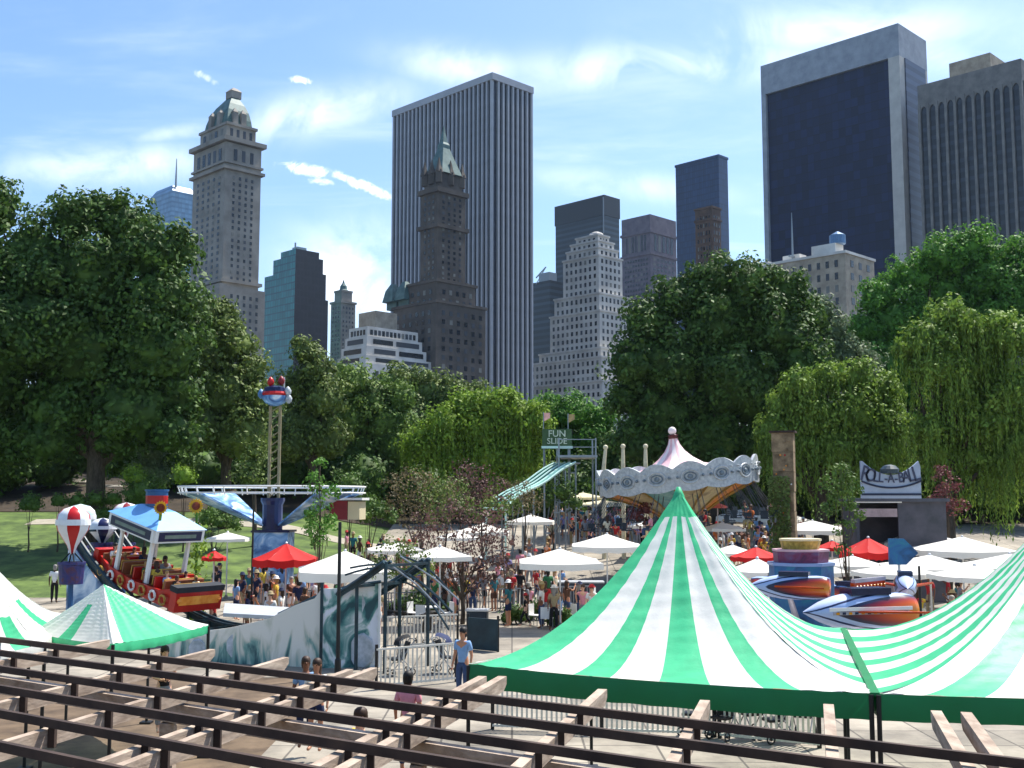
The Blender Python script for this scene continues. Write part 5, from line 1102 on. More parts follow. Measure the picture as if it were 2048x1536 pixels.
for nm, c, d in (('fascia', (.98, 0, 2.3), (.10, 2.1, .46)), ('fascia', (-1.9, 0, 2.3), (.10, 2.1, .46)), ('fascia', (-.46, -1.05, 2.3), (2.78, .10, .46)), ('fascia', (-.46, 1.05, 2.3), (2.78, .10, .46))):
    b = MB(); b.box(c, d); f = b.build(nm, m_white, boat); g = MB(); thick = .02
    if d[0] < .2: s_ = 1 if c[0] > 0 else -1; g.box((c[0]+s_*.06, 0, c[2]), (thick, 1.85, .34), 0); g.box((c[0]+s_*.075, .0, c[2]), (.01, 1.35, .13), 1)
    else: s_ = 1 if c[1] > 0 else -1; g.box((c[0], c[1]+s_*.06, c[2]), (2.5, thick, .34), 0); g.box((c[0], c[1]+s_*.075, c[2]), (1.9, .01, .13), 1)
    g.build('name_board', [m_navyp, M('faded_board_lettering', '6f8076', .6)], f)
b = MB(); X = Matrix.Translation((-.46, 0, 0)); vs = [(-1.55, -1.1, 2.54), (1.55, -1.1, 2.54), (1.55, 1.1, 2.54), (-1.55, 1.1, 2.54), (-.75, -.32, 3.0), (.55, -.32, 3.0), (.55, .32, 3.0), (-.75, .32, 3.0)]
b.add(vs, [(0, 1, 5, 4), (1, 2, 6, 5), (2, 3, 7, 6), (3, 0, 4, 7), (4, 5, 6, 7), (3, 2, 1, 0)], 0, X); b.build('roof', M('sky_blue_gloss', '6ea6d8', .3, var=.12, scale=1.5), boat)
b = MB(); b.box((-.46, 0, 2.04), (1.9, 1.5, .06)); b.build('yellow_trim', M('yellow_trim_paint', 'b5a51c', .5), boat)
b = MB(); X = Matrix.Translation((-.75, .1, 2.8)) @ Matrix.Rotation(sl*.58, 4, 'Y') @ Matrix.Diagonal((1.2, 1.2, 1, 1)) @ Matrix.Translation((0, 0, -2.8)); b.lathe([(.34, 2.8), (.34, 3.1)], 16, 1, X); b.lathe([(.34, 3.1), (.34, 3.4)], 16, 2, X); b.lathe([(.34, 3.4), (.34, 3.55), (.37, 3.57), (.37, 3.63)], 16, 0, X); b.build('funnel', [m_blue, m_blue, m_redp], boat)
# sunflowers
m_pet = M('sunflower_petal', 'c9971c', .6, var=.15, scale=4, trans=.15); m_disc = M('sunflower_disc', '5a1d0e', .8, scale=12, col2='8a3a18')
def sunflower(px, py, Y, r, label, z0=None):
    p = at(px, py, Y); zz = gz(p.x, Y); o = thing('sunflower_ornament', label, 'ornament', (p.x, Y, zz)); h = p.z-zz
    b = MB(); b.tube([(.1, .1, 0), (.05, .12, h*.5), (0, .1, h)], .05, 6); b.build('stem', L_BRIGHT, o)
    b = MB(); X = Matrix.Translation((0, 0, h)) @ Matrix.Rotation(math.radians(80), 4, 'X')
    b.lathe([(.01, .1), (r*.5, .06), (r*.6, -.02), (.01, -.05)], 14, 0, X); b.build('disc', m_disc, o)
    b = MB()
    for q in range(16): Q = X @ Matrix.Rotation(2*PI*q/16, 4, 'Z'); b.add([(r*.5, -r*.12, 0), (r*.85, -r*.16, .03), (r*1.1, 0, .0), (r*.85, r*.16, .03), (r*.5, r*.12, 0)], [(0, 1, 2, 3, 4)], 0, Q)
    b.build('petals', m_pet, o)
    n_ = 260; hh = RNG.uniform(.1, h*.85, n_); C = np.stack([.1+RNG.normal(0, .22, n_), RNG.normal(0, .2, n_), hh], 1); V, Q = leaf_quads(C, RNG.normal(0, 1, (n_, 3)), .22)
    c = bpy.data.objects.new('leaves', np_mesh('leaves', V, Q, np.zeros((0, 3), int), L_YEL)); COL.objects.link(c); c.parent = o
sunflower(392, 1012, 43.5, .28, 'big sunflower ornament with leafy stem right of the tug roof')
b = MB(); b.tube([(.5, -.6, 2.6), (.5, -.62, 3.1)], .06, 6); b.build('flower_stem', L_YEL, boat)
X = Matrix.Translation((.5, -.66, 3.25)) @ Matrix.Rotation(-yaw, 4, 'Z') @ Matrix.Rotation(math.radians(80), 4, 'X'); b = MB(); b.lathe([(.01, .08), (.14, .05), (.16, -.02), (.01, -.05)], 14, 0, X); b.build('flower_disc', m_disc, boat)
b = MB()
for q in range(16): Q = X @ Matrix.Rotation(2*PI*q/16, 4, 'Z'); b.add([(.12, -.03, 0), (.2, -.04, .03), (.27, 0, .0), (.2, .04, .03), (.12, .03, 0)], [(0, 1, 2, 3, 4)], 0, Q)
b.build('flower_petals', m_pet, boat)
# fence painted like rocks and surf in front
m_surf = Mmural('surf_rock_mural', ['1d4c52', '3f7d7a', '86aaa2', 'd4dad6', 'e6e8ee'], 1.0, stretch=(1, 1, .8), dist=1.6, stops=[.36, .42, .47, .51, .58], zg=.05)
m_surf2 = Mmural('pale_rock_mural', ['24555a', '6f9a92', 'c8c8b8', 'dedbd0'], 1.6, stretch=(1.6, 1.6, .45), dist=1.0, stops=[.28, .38, .47, .58], zg=.2, zc=.7)
W0 = onz(330, 1322, 0); W1 = onz(640, 1338, 0); W2 = onz(756, 1336, 0)
o = thing('painted_screen', 'wavy topped screen painted with rocks and teal surf below the tug ride', 'screen', (W1.x, W1.y, 0))
def screen(a, c, tops, mat, nm, n_=24):
    b = MB(); vs = []; dn = Vector((0, .06, 0)); ac = (c-a)
    for j in range(n_+1):
        t = j/n_; q = a+ac*t; px = 1024+F*q.x/q.y/ct; py = interp(tops, px); zt = at(px, py, q.y).z
        for d in (Vector((0, 0, 0)), dn): vs += [(q.x+d.x, q.y+d.y, .02), (q.x+d.x, q.y+d.y, zt)]
    fs = []
    for j in range(n_): s = 4*j; fs += [(s, s+4, s+5, s+1), (s+2, s+3, s+7, s+6), (s+1, s+5, s+7, s+3)]
    fs += [(0, 1, 3, 2), (4*n_, 4*n_+2, 4*n_+3, 4*n_+1)]
    b.add(vs, fs); return b.build(nm, mat, o, world=True)
tops = [(300, 1278), (350, 1272), (420, 1262), (470, 1255), (541, 1238), (590, 1212), (636, 1196), (641, 1178), (700, 1176), (735, 1166), (760, 1165)]
screen(W0, W1, tops, m_surf2, 'panel'); screen(W1+Vector((.05, -.05, 0)), W2, tops, m_surf, 'panel')
for px, w_ in ((637, .09), (757, .07)):
    q = W1 if px == 637 else W2; b = MB(); zt = at(px, 1165, q.y).z; b.box((q.x+.03, q.y-.05, zt/2), (w_, .08, zt)); b.build('edge_post', m_tk if px == 637 else m_white, o, world=True)
b = MB(); vs = []
pts = []
for j in range(30): px = lerp(560, 760, j/29); t = (px-330)/(756-330); q = W0.lerp(W2, t); pts.append((q.x, q.y-.08, at(px, interp([(560, 1228), (640, 1190), (700, 1172), (760, 1163)], px), q.y).z))
b.tube(pts, .05, 5); b.build('top_trim', m_tk, o, world=True)
for (px, py, r) in ((725, 1300, .5), (712, 1205, .4), (670, 1265, .36), (480, 1290, .4), (400, 1300, .35)):   # raised rock shapes
    q = W0.lerp(W2, (px-330)/426); z = at(px, py, q.y).z; b = MB(); b.lathe([(r*.98, 0), (r, .03), (r*.9, .07), (0, .075)], 9, 0, Matrix.Translation((q.x, q.y-.16, z)) @ Matrix.Rotation(PI/2, 4, 'X') @ Matrix.Diagonal((.85, 1.1, 1, 1))); b.build('rock_relief', M('painted_rock', '9aa3a6', .8, scale=4, col2='c9cdd2'), o, world=True)

# balloon ride cars
m_bw = M('white_gloss', 'dfe3e6', .3, var=.05); m_bgrey = M('grey_gloss', '7f8390', .3)
def balloon(px, pyt, pyb, rpx, Y, cols, label, basket=(1130, 1168), tp=0):
    c = at(px, (pyt+pyb)/2, Y); zz = gz(c.x, Y); o = thing('balloon_car', label, 'amusement ride', (c.x, Y, zz)); r = rpx/F*Y
    zt = at(px, pyt, Y).z-zz; zb_ = at(px, pyb, Y).z-zz; H = zt-zb_; prof = [(.12*r, 0), (.32*r, .18*H), (.62*r, .34*H), (.9*r, .5*H), (1.0*r, .66*H), (.9*r, .83*H), (.6*r, .94*H), (.02, H)]
    b = MB(); b.lathe([(a_, zb_+z) for a_, z in prof], 24, 0, mfun=lambda i, j: (j//3) % len(cols), cap=False); b.build('envelope', cols, o, smooth=True)
    b = MB(); b.lathe([(.985*r+.02, zb_+.60*H), (1.015*r, zb_+.66*H), (.97*r+.02, zb_+.72*H)], 24, 0, cap=False); b.build('belt', m_bw, o)
    k0, k1 = (at(px, q, Y).z-zz for q in basket); b = MB(); w_ = .42
    b.lathe([(w_*.9, k1), (w_, k0), (w_*1.08, k0+.02), (w_*1.08, k0+.1), (w_*.9, k0+.1), (w_*.8, k1+.1)], 16, 0); b.build('basket', Mmural('basket_paint', ['191f3c', '2b2f6c', '5a2a24'], 3), o)
    for q in range(4): aa = q*PI/2+.6; b = MB(); b.tube([(w_*math.cos(aa), w_*math.sin(aa), k0), (.15*r*math.cos(aa), .15*r*math.sin(aa), zb_+.03)], .025, 5); b.build('strut', m_black, o)
    b = MB(); b.tube([(0, 0, 0), (0, 0, k1)], .09, 8); b.build('stand', m_blue, o)
balloon(146, 1012, 1108, 33, 38, [m_redp, m_bw], 'red and white striped balloon car with navy basket at the far left')
balloon(160, 1008, 1085, 30, 47, [m_bw, M('pale_aqua', 'bcd8d4', .3)], 'white and pale aqua balloon car half hidden behind the red striped one', (1096, 1122))
balloon(205, 1036, 1092, 27, 45, [m_bgrey, m_bw, m_navyp, m_bw], 'grey and white panelled balloon car with navy basket left of the tug boat', (1090, 1112))
balloon(252, 1005, 1075, 27, 50, [m_cpink, m_bw, m_maroon, m_bw], 'pink white and maroon balloon car behind the corner of the tug roof', (1090, 1112))

# ---------------------------------------------------------------- lamp posts, hoops, fences, furniture
def lamp(px, pyt, pyb_z, Y, label, r=.06, gl=True):
    p = at(px, pyt, Y); zz = gz(p.x, Y); o = thing('lamp_post', label, 'lamp post', (p.x, Y, zz)); h = p.z-zz
    b = MB(); b.tube([(0, 0, 0), (0, 0, .5), (0, 0, .55), (0, 0, h)], [r*1.7, r*1.5, r, r*.8], 10); b.build('pole', m_black, o)
    if gl: b = MB(); b.lathe([(.05, h), (.13, h+.06), (.16, h+.2), (.1, h+.34), (.02, h+.42)], 10); b.build('lantern', M('frosted_lamp_glass_%d' % px, '6e7670', .3), o)
lamp(680, 1044, 0, 33.2, 'tall black lamp post standing at the painted screen', .06, False); lamp(507, 1018, 0, 50, 'thin black post in front of the gondola ride base', .05, False)
lamp(1838, 1132, 0, 38, 'short dark post beside the right hand jet car', .05, False)
def hoops(name, label, rows, Y, mat, r=.035):
    p0 = at(rows[0][0][0], 1200, Y); o = thing(name, label, 'frame', (p0.x, Y, 0))
    for i, pts in enumerate(rows):
        b = MB(); b.tube([at(px, py, Y+.0+i*.5) for px, py in pts], r, 6); b.build('hoop', mat, o, world=True)
def arc(x0, y0, x1, y1, sag, n_=10): return [(lerp(x0, x1, j/n_), lerp(y0, y1, j/n_)-sag*math.sin(PI*j/n_)) for j in range(n_+1)]
hoops('metal_hoops', 'set of curved dark metal hoops arching right of the painted screen', [arc(690, 1150, 905, 1225, 46), arc(700, 1136, 888, 1205, 34), arc(762, 1168, 898, 1260, 40), arc(800, 1112, 905, 1190, 16)], 35, m_tk)
hoops('metal_hoops', 'pair of pale diagonal tubes crossing the dark metal hoops', [[(770, 1122), (835, 1170), (890, 1228)], [(800, 1112), (870, 1158), (918, 1200)]], 34.5, m_metalw, .03)
# dark round planter platform
p = onz(838, 1228, 0); o = thing('round_planter', 'low dark round planter bed in the shade right of the painted screen', 'planter', (p.x, p.y, 0))
b = MB(); b.lathe([(1.75, 0), (1.8, .25), (1.65, .3), (1.6, .2)], 28); b.build('rim', M('dark_stone_rim', '2a2b28', .8), o)
b = MB(); b.lathe([(1.6, .22), (1.0, .38), (.01, .42)], 24, cap=False); b.build('soil', M('dark_soil', '1f1a15', .95), o)
n_ = 1500; th = RNG.uniform(0, 2*PI, n_); rr = 1.5*RNG.uniform(0, 1, n_)**.5; C = np.stack([rr*np.cos(th), rr*np.sin(th), RNG.uniform(.3, 1.0, n_)*(1.3-rr*.6)], 1); V, Q = leaf_quads(C, np.tile([[0, 0, 1.]], (n_, 1)), .2)
c = bpy.data.objects.new('planting', np_mesh('planting', V, Q, np.zeros((0, 3), int), L_DARK)); COL.objects.link(c); c.parent = o

def fence(name, label, a, c, h=1.1, mat=m_white, pitch=.13, panel=2.2, postm=m_black, solid=None, group='fences around the rides'):
    a = Vector(a); c = Vector(c); L_ = (c-a).length; o = thing(name, label, 'fence', (a.x, a.y, a.z), 0, group); n_ = max(1, round(L_/panel)); d = (c-a)/L_; nrm = Vector((-d.y, d.x, 0))
    for i in range(n_):
        s0, s1 = a+d*(L_*i/n_), a+d*(L_*(i+1)/n_); b = MB()
        if solid: b.beam(s0+Vector((0, 0, h*.5)), s1+Vector((0, 0, h*.5)), .04, h*.92); b.build('panel', solid, o, world=True)
        else:
            k = int((s1-s0).length/pitch)
            for j in range(1, k): q = s0.lerp(s1, j/k); b.box((q.x, q.y, h*.52), (.045, .03, h*.86), 0, None)
            b.beam(s0+Vector((0, 0, h*.95)), s1+Vector((0, 0, h*.95)), .04, .05); b.beam(s0+Vector((0, 0, h*.12)), s1+Vector((0, 0, h*.12)), .04, .05)
            b.build('picket_panel', mat, o, world=True)
    for i in range(n_+1):
        q = a+d*(L_*i/n_); b = MB(); b.box((q.x, q.y+.04, h*.53), (.08, .08, h*1.06)); b.build('post', postm, o, world=True)
    return o
m_pk = M('white_picket_paint', 'd6d2c6', .6, var=.05); m_dkp = M('navy_green_panel', '1d2f38', .6, scale=2, col2='2b444c'); m_galv = M('galvanised_rail', '8b8f92', .45, metal=.4)
fence('picket_fence', 'pale picket fence running right from the painted screen to the dark panels', onz(768, 1300, 0), onz(915, 1292, 0), 1.15, m_pk)
fence('picket_fence', 'pale picket fence nearest the pergola, left of the big marquee corner', onz(752, 1382, 0), onz(912, 1366, 0), 1.15, m_pk)
fence('barrier_panel', 'dark solid barrier left of the big marquee slope', onz(936, 1300, 0), onz(996, 1306, 0), 1.15, solid=m_dkp)
fence('picket_fence', 'white picket fence seen under the big marquee valance', onz(985, 1462, 0), onz(1430, 1478, 0), 1.05, m_pk, .11)
fence('picket_fence', 'white picket fence under the right part of the big marquee', onz(1440, 1480, 0), onz(1640, 1500, 0), 1.0, m_pk, .11)
fence('railing', 'long grey railing of thin bars in the plaza behind the walking group', onz(770, 1232, 0), onz(1180, 1214, 0), 1.05, m_galv, .14, postm=m_galv)
fence('railing', 'grey railing around the queue left of the wide white umbrella', onz(470, 1222, 0), onz(625, 1228, 0), 1.1, m_galv, .14, postm=m_galv)
fence('railing', 'grey railing behind the jet ride', onz(1640, 1168, 0), onz(1990, 1165, 0), 1.0, m_galv, .16, postm=m_galv)
# kiosk cabinet and counters in the queue area
def kiosk(px, pyb, wpx, hpx, mat, label, cat='cabinet', name='cabinet', dep=.8, top=None):
    p = onz(px, pyb, 0); k = p.y/F; o = thing(name, label, cat, (p.x, p.y, 0), random.uniform(-.2, .2)); w_, h_ = wpx*k, hpx*k
    b = MB(); b.box((0, 0, h_/2), (w_, dep, h_)); b.build('body', mat, o); b = MB(); b.box((0, 0, h_+.03), (w_+.1, dep+.1, .07)); b.build('lid', top or m_pole, o)
    b = MB(); b.box((0, -dep/2-.012, h_*.5), (w_*.8, .02, h_*.7)); b.build('door', mat, o)
kiosk(606, 1215, 26, 62, M('amber_cabinet', '6b4a1a', .6, scale=3, col2='8a6a2c'), 'tall amber brown cabinet beside the white umbrella edge'); kiosk(634, 1214, 20, 70, M('charcoal_cabinet', '1d1d22', .6), 'charcoal cabinet right of the amber one')
kiosk(1150, 1212, 110, 46, M('slate_counter', '39424f', .6, scale=2), 'long slate coloured counter under the nearest white umbrella', 'counter', 'counter'); kiosk(1135, 1232, 14, 22, m_pk, 'small white stool box in front of the slate counter', 'box', 'crate', .3)
kiosk(955, 1252, 40, 30, M('dark_bin', '22303a', .5), 'dark bin with pale top beside the barrier panel', 'bin', 'bin', .6)
kiosk(735, 1185, 26, 18, m_blue, 'small blue stall behind the wide white umbrella', 'stall', 'stall'); kiosk(940, 1140, 40, 30, m_blue, 'blue stall with pale top behind the plum leaves', 'stall', 'stall')
# round tables with chairs below the umbrellas
tb = MB(); tb.lathe([(.42, .70), (.42, .74)], 18); tt_me = tb.mesh('table_top', m_white); lg = MB(); lg.tube([(0, 0, 0), (0, 0, .7)], .03, 6); lg.lathe([(.25, 0), (.25, .03)], 12); lg_me = lg.mesh('leg', m_galv)
ch = MB(); ch.box((0, 0, .45), (.42, .42, .03)); ch_me = ch.mesh('seat', m_white); cb = MB(); cb.box((0, .2, .68), (.42, .03, .42)); cb_me = cb.mesh('backrest', m_white); cl = MB(); cl.tube([(0, 0, 0), (0, 0, .45)], .018, 5); cl_me = cl.mesh('leg', m_galv)
def sub(me, nm, par, loc): q = bpy.data.objects.new(nm, me); COL.objects.link(q); q.parent = par; q.location = loc; return q
def near_table(x, y, label):
    t = thing('cafe_table', label, 'table', (x, y, gz(x, y)), 0, 'round cafe tables'); sub(tt_me, 'table_top', t, (0, 0, 0)); sub(lg_me, 'leg', t, (0, 0, 0))
    for q, wd in zip((.5, 2.6, 4.4), ('left', 'back', 'right')):
        a_ = q; c = thing('cafe_chair', 'white chair %s of the %s' % ({'left': 'on the right side', 'back': 'on the left side', 'right': 'on the near side'}[wd], label), 'chair', (x+.8*math.cos(a_), y+.8*math.sin(a_), gz(x, y)), a_-PI/2, 'white cafe chairs')
        sub(ch_me, 'seat', c, (0, 0, 0)); sub(cb_me, 'backrest', c, (0, 0, 0))
        for lx in (-.18, .18):
            for ly in (-.18, .18): sub(cl_me, 'leg', c, (lx, ly, 0))
for px, Y, lb in ((1105, 46, 'round white table by the slate counter'), (1225, 53, 'round white table beside the marquee slope'), (860, 47, 'round white table left of the plum tree'), (1500, 45, 'round white table under the left red umbrella'), (1745, 48, 'round white table under the right red umbrella'), (690, 43, 'round white table below the wide umbrella')):
    p = at(px, 1150, Y); near_table(p.x, Y, lb)
# rocks and benches on the wooded slope
for i, (px, py, w_, d_, h_, lb) in enumerate([(165, 968, 2.6, 1.4, .8, 'pale flat boulder under the huge dark tree'), (225, 975, 2.0, 1.2, .5, 'thin pale rock ledge right of the flat boulder'), (222, 938, 1.2, .8, .4, 'small pale rock up the wooded slope'), (135, 905, 2.8, .5, .9, 'pale stone wall piece high on the slope')]):
    Yr = 70.0
    while Yr < 125 and at(px, py, Yr).z > gz(at(px, py, Yr).x, Yr): Yr += .5
    p = at(px, py, Yr); b = MB(); b.ball((0, 0, 0), .5, 0, 10); me = b.mesh('rock', M('pale_schist_%d' % i, '6c675c', .9, scale=2, col2='9c968a', bump=.6), False)
    for v in me.vertices: v.co *= 1+random.uniform(-.14, .14)
    q = bpy.data.objects.new('rock', me); COL.objects.link(q); q.location = p; q.scale = (w_, d_, h_); tag(q, lb, 'rock', 'rocks on the slope')

# strollers
def torus_tube(b, c, r, th, ax_='x', n=14): b.tube([(c[0], c[1]+r*math.cos(2*PI*q/n), c[2]+r*math.sin(2*PI*q/n)) for q in range(n+1)], th, 6, cap=False)
STM = {}
for nm, cc_ in (('navy', '1f2c52'), ('red', 'a8232a'), ('grey', '5c6066'), ('black', '191a1c'), ('teal', '1f6f74')): STM[nm] = M('stroller_cloth_'+nm, cc_, .8, var=.1)
def stroller_mesh():
    fr = MB()
    for sx in (-.22, .22):
        fr.tube([(sx, .30, .12), (sx, -.02, .55), (sx, -.36, 1.0)], .014, 6); fr.tube([(sx, -.30, .12), (sx, .02, .52)], .014, 6); fr.tube([(sx, .02, .52), (sx, .10, .98), (sx, -.02, 1.08)], .010, 6)
    fr.tube([(-.22, -.36, 1.0), (0, -.39, 1.02), (.22, -.36, 1.0)], .016, 6); wh = MB(); torus_tube(wh, (0, 0, .1), .09, .018); wh.tube([(-.02, 0, .1), (.02, 0, .1)], .03, 8)
    se = MB(); se.box((0, .12, .46), (.38, .36, .05)); se.add([(-.19, -.05, .46), (.19, -.05, .46), (.19, -.22, .95), (-.19, -.22, .95), (-.19, -.09, .46), (.19, -.09, .46), (.19, -.26, .95), (-.19, -.26, .95)], [(0, 1, 2, 3), (7, 6, 5, 4), (0, 1, 5, 4), (1, 2, 6, 5), (2, 3, 7, 6), (3, 0, 4, 7)])
    hd = MB(); vs = []
    for i in range(7):
        t = PI*.5*i/6
        for j in range(7): u = -1+2*j/6; vs.append((.23*u, -.24+.42*math.sin(t)*(1-.12*u*u), .86+.30*math.cos(t)*(1-.25*u*u)))
    hd.add(vs, [(i*7+j, i*7+j+1, (i+1)*7+j+1, (i+1)*7+j) for i in range(6) for j in range(6)])
    return fr.mesh('frame', m_galv), wh.mesh('wheel', m_black), se.mesh('seat', m_black), hd.mesh('hood', STM['navy'], True)
SM_ = stroller_mesh()
def stroller(px, pyb, rz, colr, label):
    p = onz(px, pyb, 0); o = thing('stroller', label, 'stroller', (p.x, p.y, .03), rz, 'strollers parked along the fences'); sub(SM_[0], 'frame', o, (0, 0, 0)); sub(SM_[2], 'seat', o, (0, 0, 0))
    h = sub(SM_[3], 'hood', o, (0, 0, 0)); h.material_slots[0].link = 'OBJECT'; h.material_slots[0].material = STM[colr]
    for x in (-.22, .22):
        for y in (.30, -.30): sub(SM_[1], 'wheel', o, (x, y, 0))
for a_ in [(1395, 1474, 1.2, 'black', 'black hooded stroller under the big marquee, left of the navy one'), (1452, 1480, 2.4, 'navy', 'navy hooded stroller under the big marquee'), (1508, 1476, .4, 'grey', 'grey hooded stroller under the big marquee'), (1556, 1486, 1.9, 'red', 'red hooded stroller under the big marquee'), (1606, 1480, -.5, 'teal', 'teal hooded stroller under the big marquee'),
           (1015, 1226, 1.0, 'red', 'red hooded stroller beside the walking group'), (955, 1212, -.8, 'navy', 'navy hooded stroller behind the plum tree trunk'), (850, 1290, .6, 'grey', 'grey hooded stroller by the pale picket fence'), (800, 1352, 2.0, 'black', 'black hooded stroller between the two picket fences'), (580, 1232, 1.4, 'teal', 'teal hooded stroller in the tug ride queue'), (890, 1348, -1.9, 'navy', 'navy hooded stroller near the left marquee corner')]:
    stroller(*a_)
# ---------------------------------------------------------------- people
def skin(verts, edges, radii, root=0, sub=1):
    me = bpy.data.meshes.new('tmp'); bm = bmesh.new(); ly = bm.verts.layers.skin.verify(); vv = []
    for i, (p, r) in enumerate(zip(verts, radii)):
        v = bm.verts.new(p); v[ly].radius = r if isinstance(r, tuple) else (r, r); v[ly].use_root = (i == root); vv.append(v)
    for a, c in edges: bm.edges.new((vv[a], vv[c]))
    bm.to_mesh(me); bm.free(); ob = bpy.data.objects.new('tmp', me); COL.objects.link(ob)
    m = ob.modifiers.new('s', 'SKIN'); m.use_smooth_shade = True
    if sub: s2 = ob.modifiers.new('u', 'SUBSURF'); s2.levels = sub; s2.render_levels = sub
    dg = bpy.context.evaluated_depsgraph_get(); r = bpy.data.meshes.new_from_object(ob.evaluated_get(dg)); bpy.data.objects.remove(ob)
    if not len(r.materials): r.materials.append(None)
    return r
def joints(kind):
    J = {'pel': (0, 0, .96), 'spi': (0, 0, 1.14), 'che': (0, -.01, 1.33), 'nek': (0, 0, 1.48), 'hd0': (0, -.01, 1.56), 'hd1': (0, -.015, 1.65), 'hd2': (0, 0, 1.72)}
    L = {'hip': (.09, 0, .92), 'kne': (.10, -.02, .50), 'ank': (.10, .02, .09), 'toe': (.12, -.13, .035), 'sho': (.17, 0, 1.41), 'elb': (.235, .02, 1.13), 'wri': (.25, -.06, .90), 'han': (.25, -.085, .83)}
    Rr = {k: (-v[0], v[1], v[2]) for k, v in L.items()}
    if kind == 'walk':
        L.update(kne=(.09, -.20, .53), ank=(.09, -.24, .11), toe=(.10, -.39, .08), elb=(.22, .12, 1.15), wri=(.22, .10, .92), han=(.22, .09, .85))
        Rr.update(kne=(-.10, .05, .52), ank=(-.10, .30, .16), toe=(-.11, .20, .05), elb=(-.22, -.08, 1.15), wri=(-.20, -.26, 1.00), han=(-.19, -.32, .96))
    if kind == 'raise':
        Rr.update(elb=(-.30, -.12, 1.36), wri=(-.22, -.26, 1.52), han=(-.19, -.30, 1.58)); L.update(kne=(.13, -.03, .50), ank=(.16, .02, .09), toe=(.20, -.12, .035))
    if kind == 'hold':
        L.update(elb=(.23, .03, 1.14), wri=(.10, -.24, 1.12), han=(.04, -.28, 1.13)); Rr.update(elb=(-.23, .03, 1.14), wri=(-.10, -.24, 1.10), han=(-.04, -.28, 1.12))
    if kind == 'sit':
        for D in (L, Rr):
            s = 1 if D is L else -1; D.update(kne=(.12*s, -.42, .93), ank=(.12*s, -.40, .53), toe=(.13*s, -.54, .49), elb=(.24*s, -.06, 1.15), wri=(.16*s, -.28, 1.10), han=(.13*s, -.34, 1.11))
    return J, L, Rr
RB = {'pel': (.135, .105), 'spi': (.115, .09), 'che': (.15, .105), 'nek': .052, 'hd0': (.068, .08), 'hd1': (.080, .098), 'hd2': (.062, .08), 'hip': .088, 'kne': .056, 'ank': .038, 'toe': .036, 'sho': .058, 'elb': .040, 'wri': .026, 'han': .030}
def body_mesh(kind):
    J, Lf, Rt = joints(kind); names = []; V = []; R_ = []; E = []
    def put(n, p, r): names.append(n); V.append(p); R_.append(r); return len(V)-1
    ix = {n: put(n, J[n], RB[n]) for n in ('pel', 'spi', 'che', 'nek', 'hd0', 'hd1', 'hd2')}
    E += [(ix[a], ix[c]) for a, c in (('pel', 'spi'), ('spi', 'che'), ('che', 'nek'), ('nek', 'hd0'), ('hd0', 'hd1'), ('hd1', 'hd2'))]
    for D in (Lf, Rt):
        q = {n: put(n, D[n], RB[n]) for n in D}; E += [(ix['pel'], q['hip']), (q['hip'], q['kne']), (q['kne'], q['ank']), (q['ank'], q['toe']), (ix['che'], q['sho']), (q['sho'], q['elb']), (q['elb'], q['wri']), (q['wri'], q['han'])]
    me = skin(V, E, R_); bm = bmesh.new(); bm.from_mesh(me); bpy.data.meshes.remove(me)
    def addm(mb, mi):
        t = mb.mesh('t', [bpy.data.materials[0]]*1); n0 = len(bm.faces); bm.from_mesh(t); bpy.data.meshes.remove(t); bm.faces.ensure_lookup_table()
        for f in bm.faces[n0:]: f.material_index = mi; f.smooth = True
    for D, s in ((Lf, 1), (Rt, -1)):                    # fingers and thumb
        h = Vector(D['han']); w_ = Vector(D['wri']); d = (h-w_).normalized(); side = d.cross(Vector((1, 0, 0))); side = side.normalized() if side.length > .2 else Vector((0, 1, 0)); nrm = d.cross(side)
        g = MB()
        for k, (o_, l_) in enumerate(((-.026, .062), (-.009, .072), (.009, .068), (.026, .052))):
            a = h+d*.018+side*o_; g.tube([a, a+d*l_*.55+nrm*s*.004, a+d*l_+nrm*s*-.012], [.0095, .0085, .006], 5)
        a = h-d*.02+side*-.03; g.tube([a, a+side*-.022+d*.025, a+side*-.026+d*.052], [.011, .009, .006], 5); addm(g, 0)
    g = MB(); g.tube([(0, -.098, 1.665), (0, -.118, 1.628)], [.010, .015], 6); g.ball((.080, 0, 1.64), .024, 0, 6, None, (.5, 1, 1.3)); g.ball((-.080, 0, 1.64), .024, 0, 6, None, (.5, 1, 1.3)); addm(g, 0)
    g = MB(); g.ball((.031, -.098, 1.662), .009, 0, 6); g.ball((-.031, -.098, 1.662), .009, 0, 6); g.box((0, -.100, 1.598), (.04, .006, .007)); addm(g, 1)
    r = bpy.data.meshes.new('person'); bm.to_mesh(r); bm.free()
    r.materials.clear(); r.materials.append(None); r.materials.append(m_eye); return r
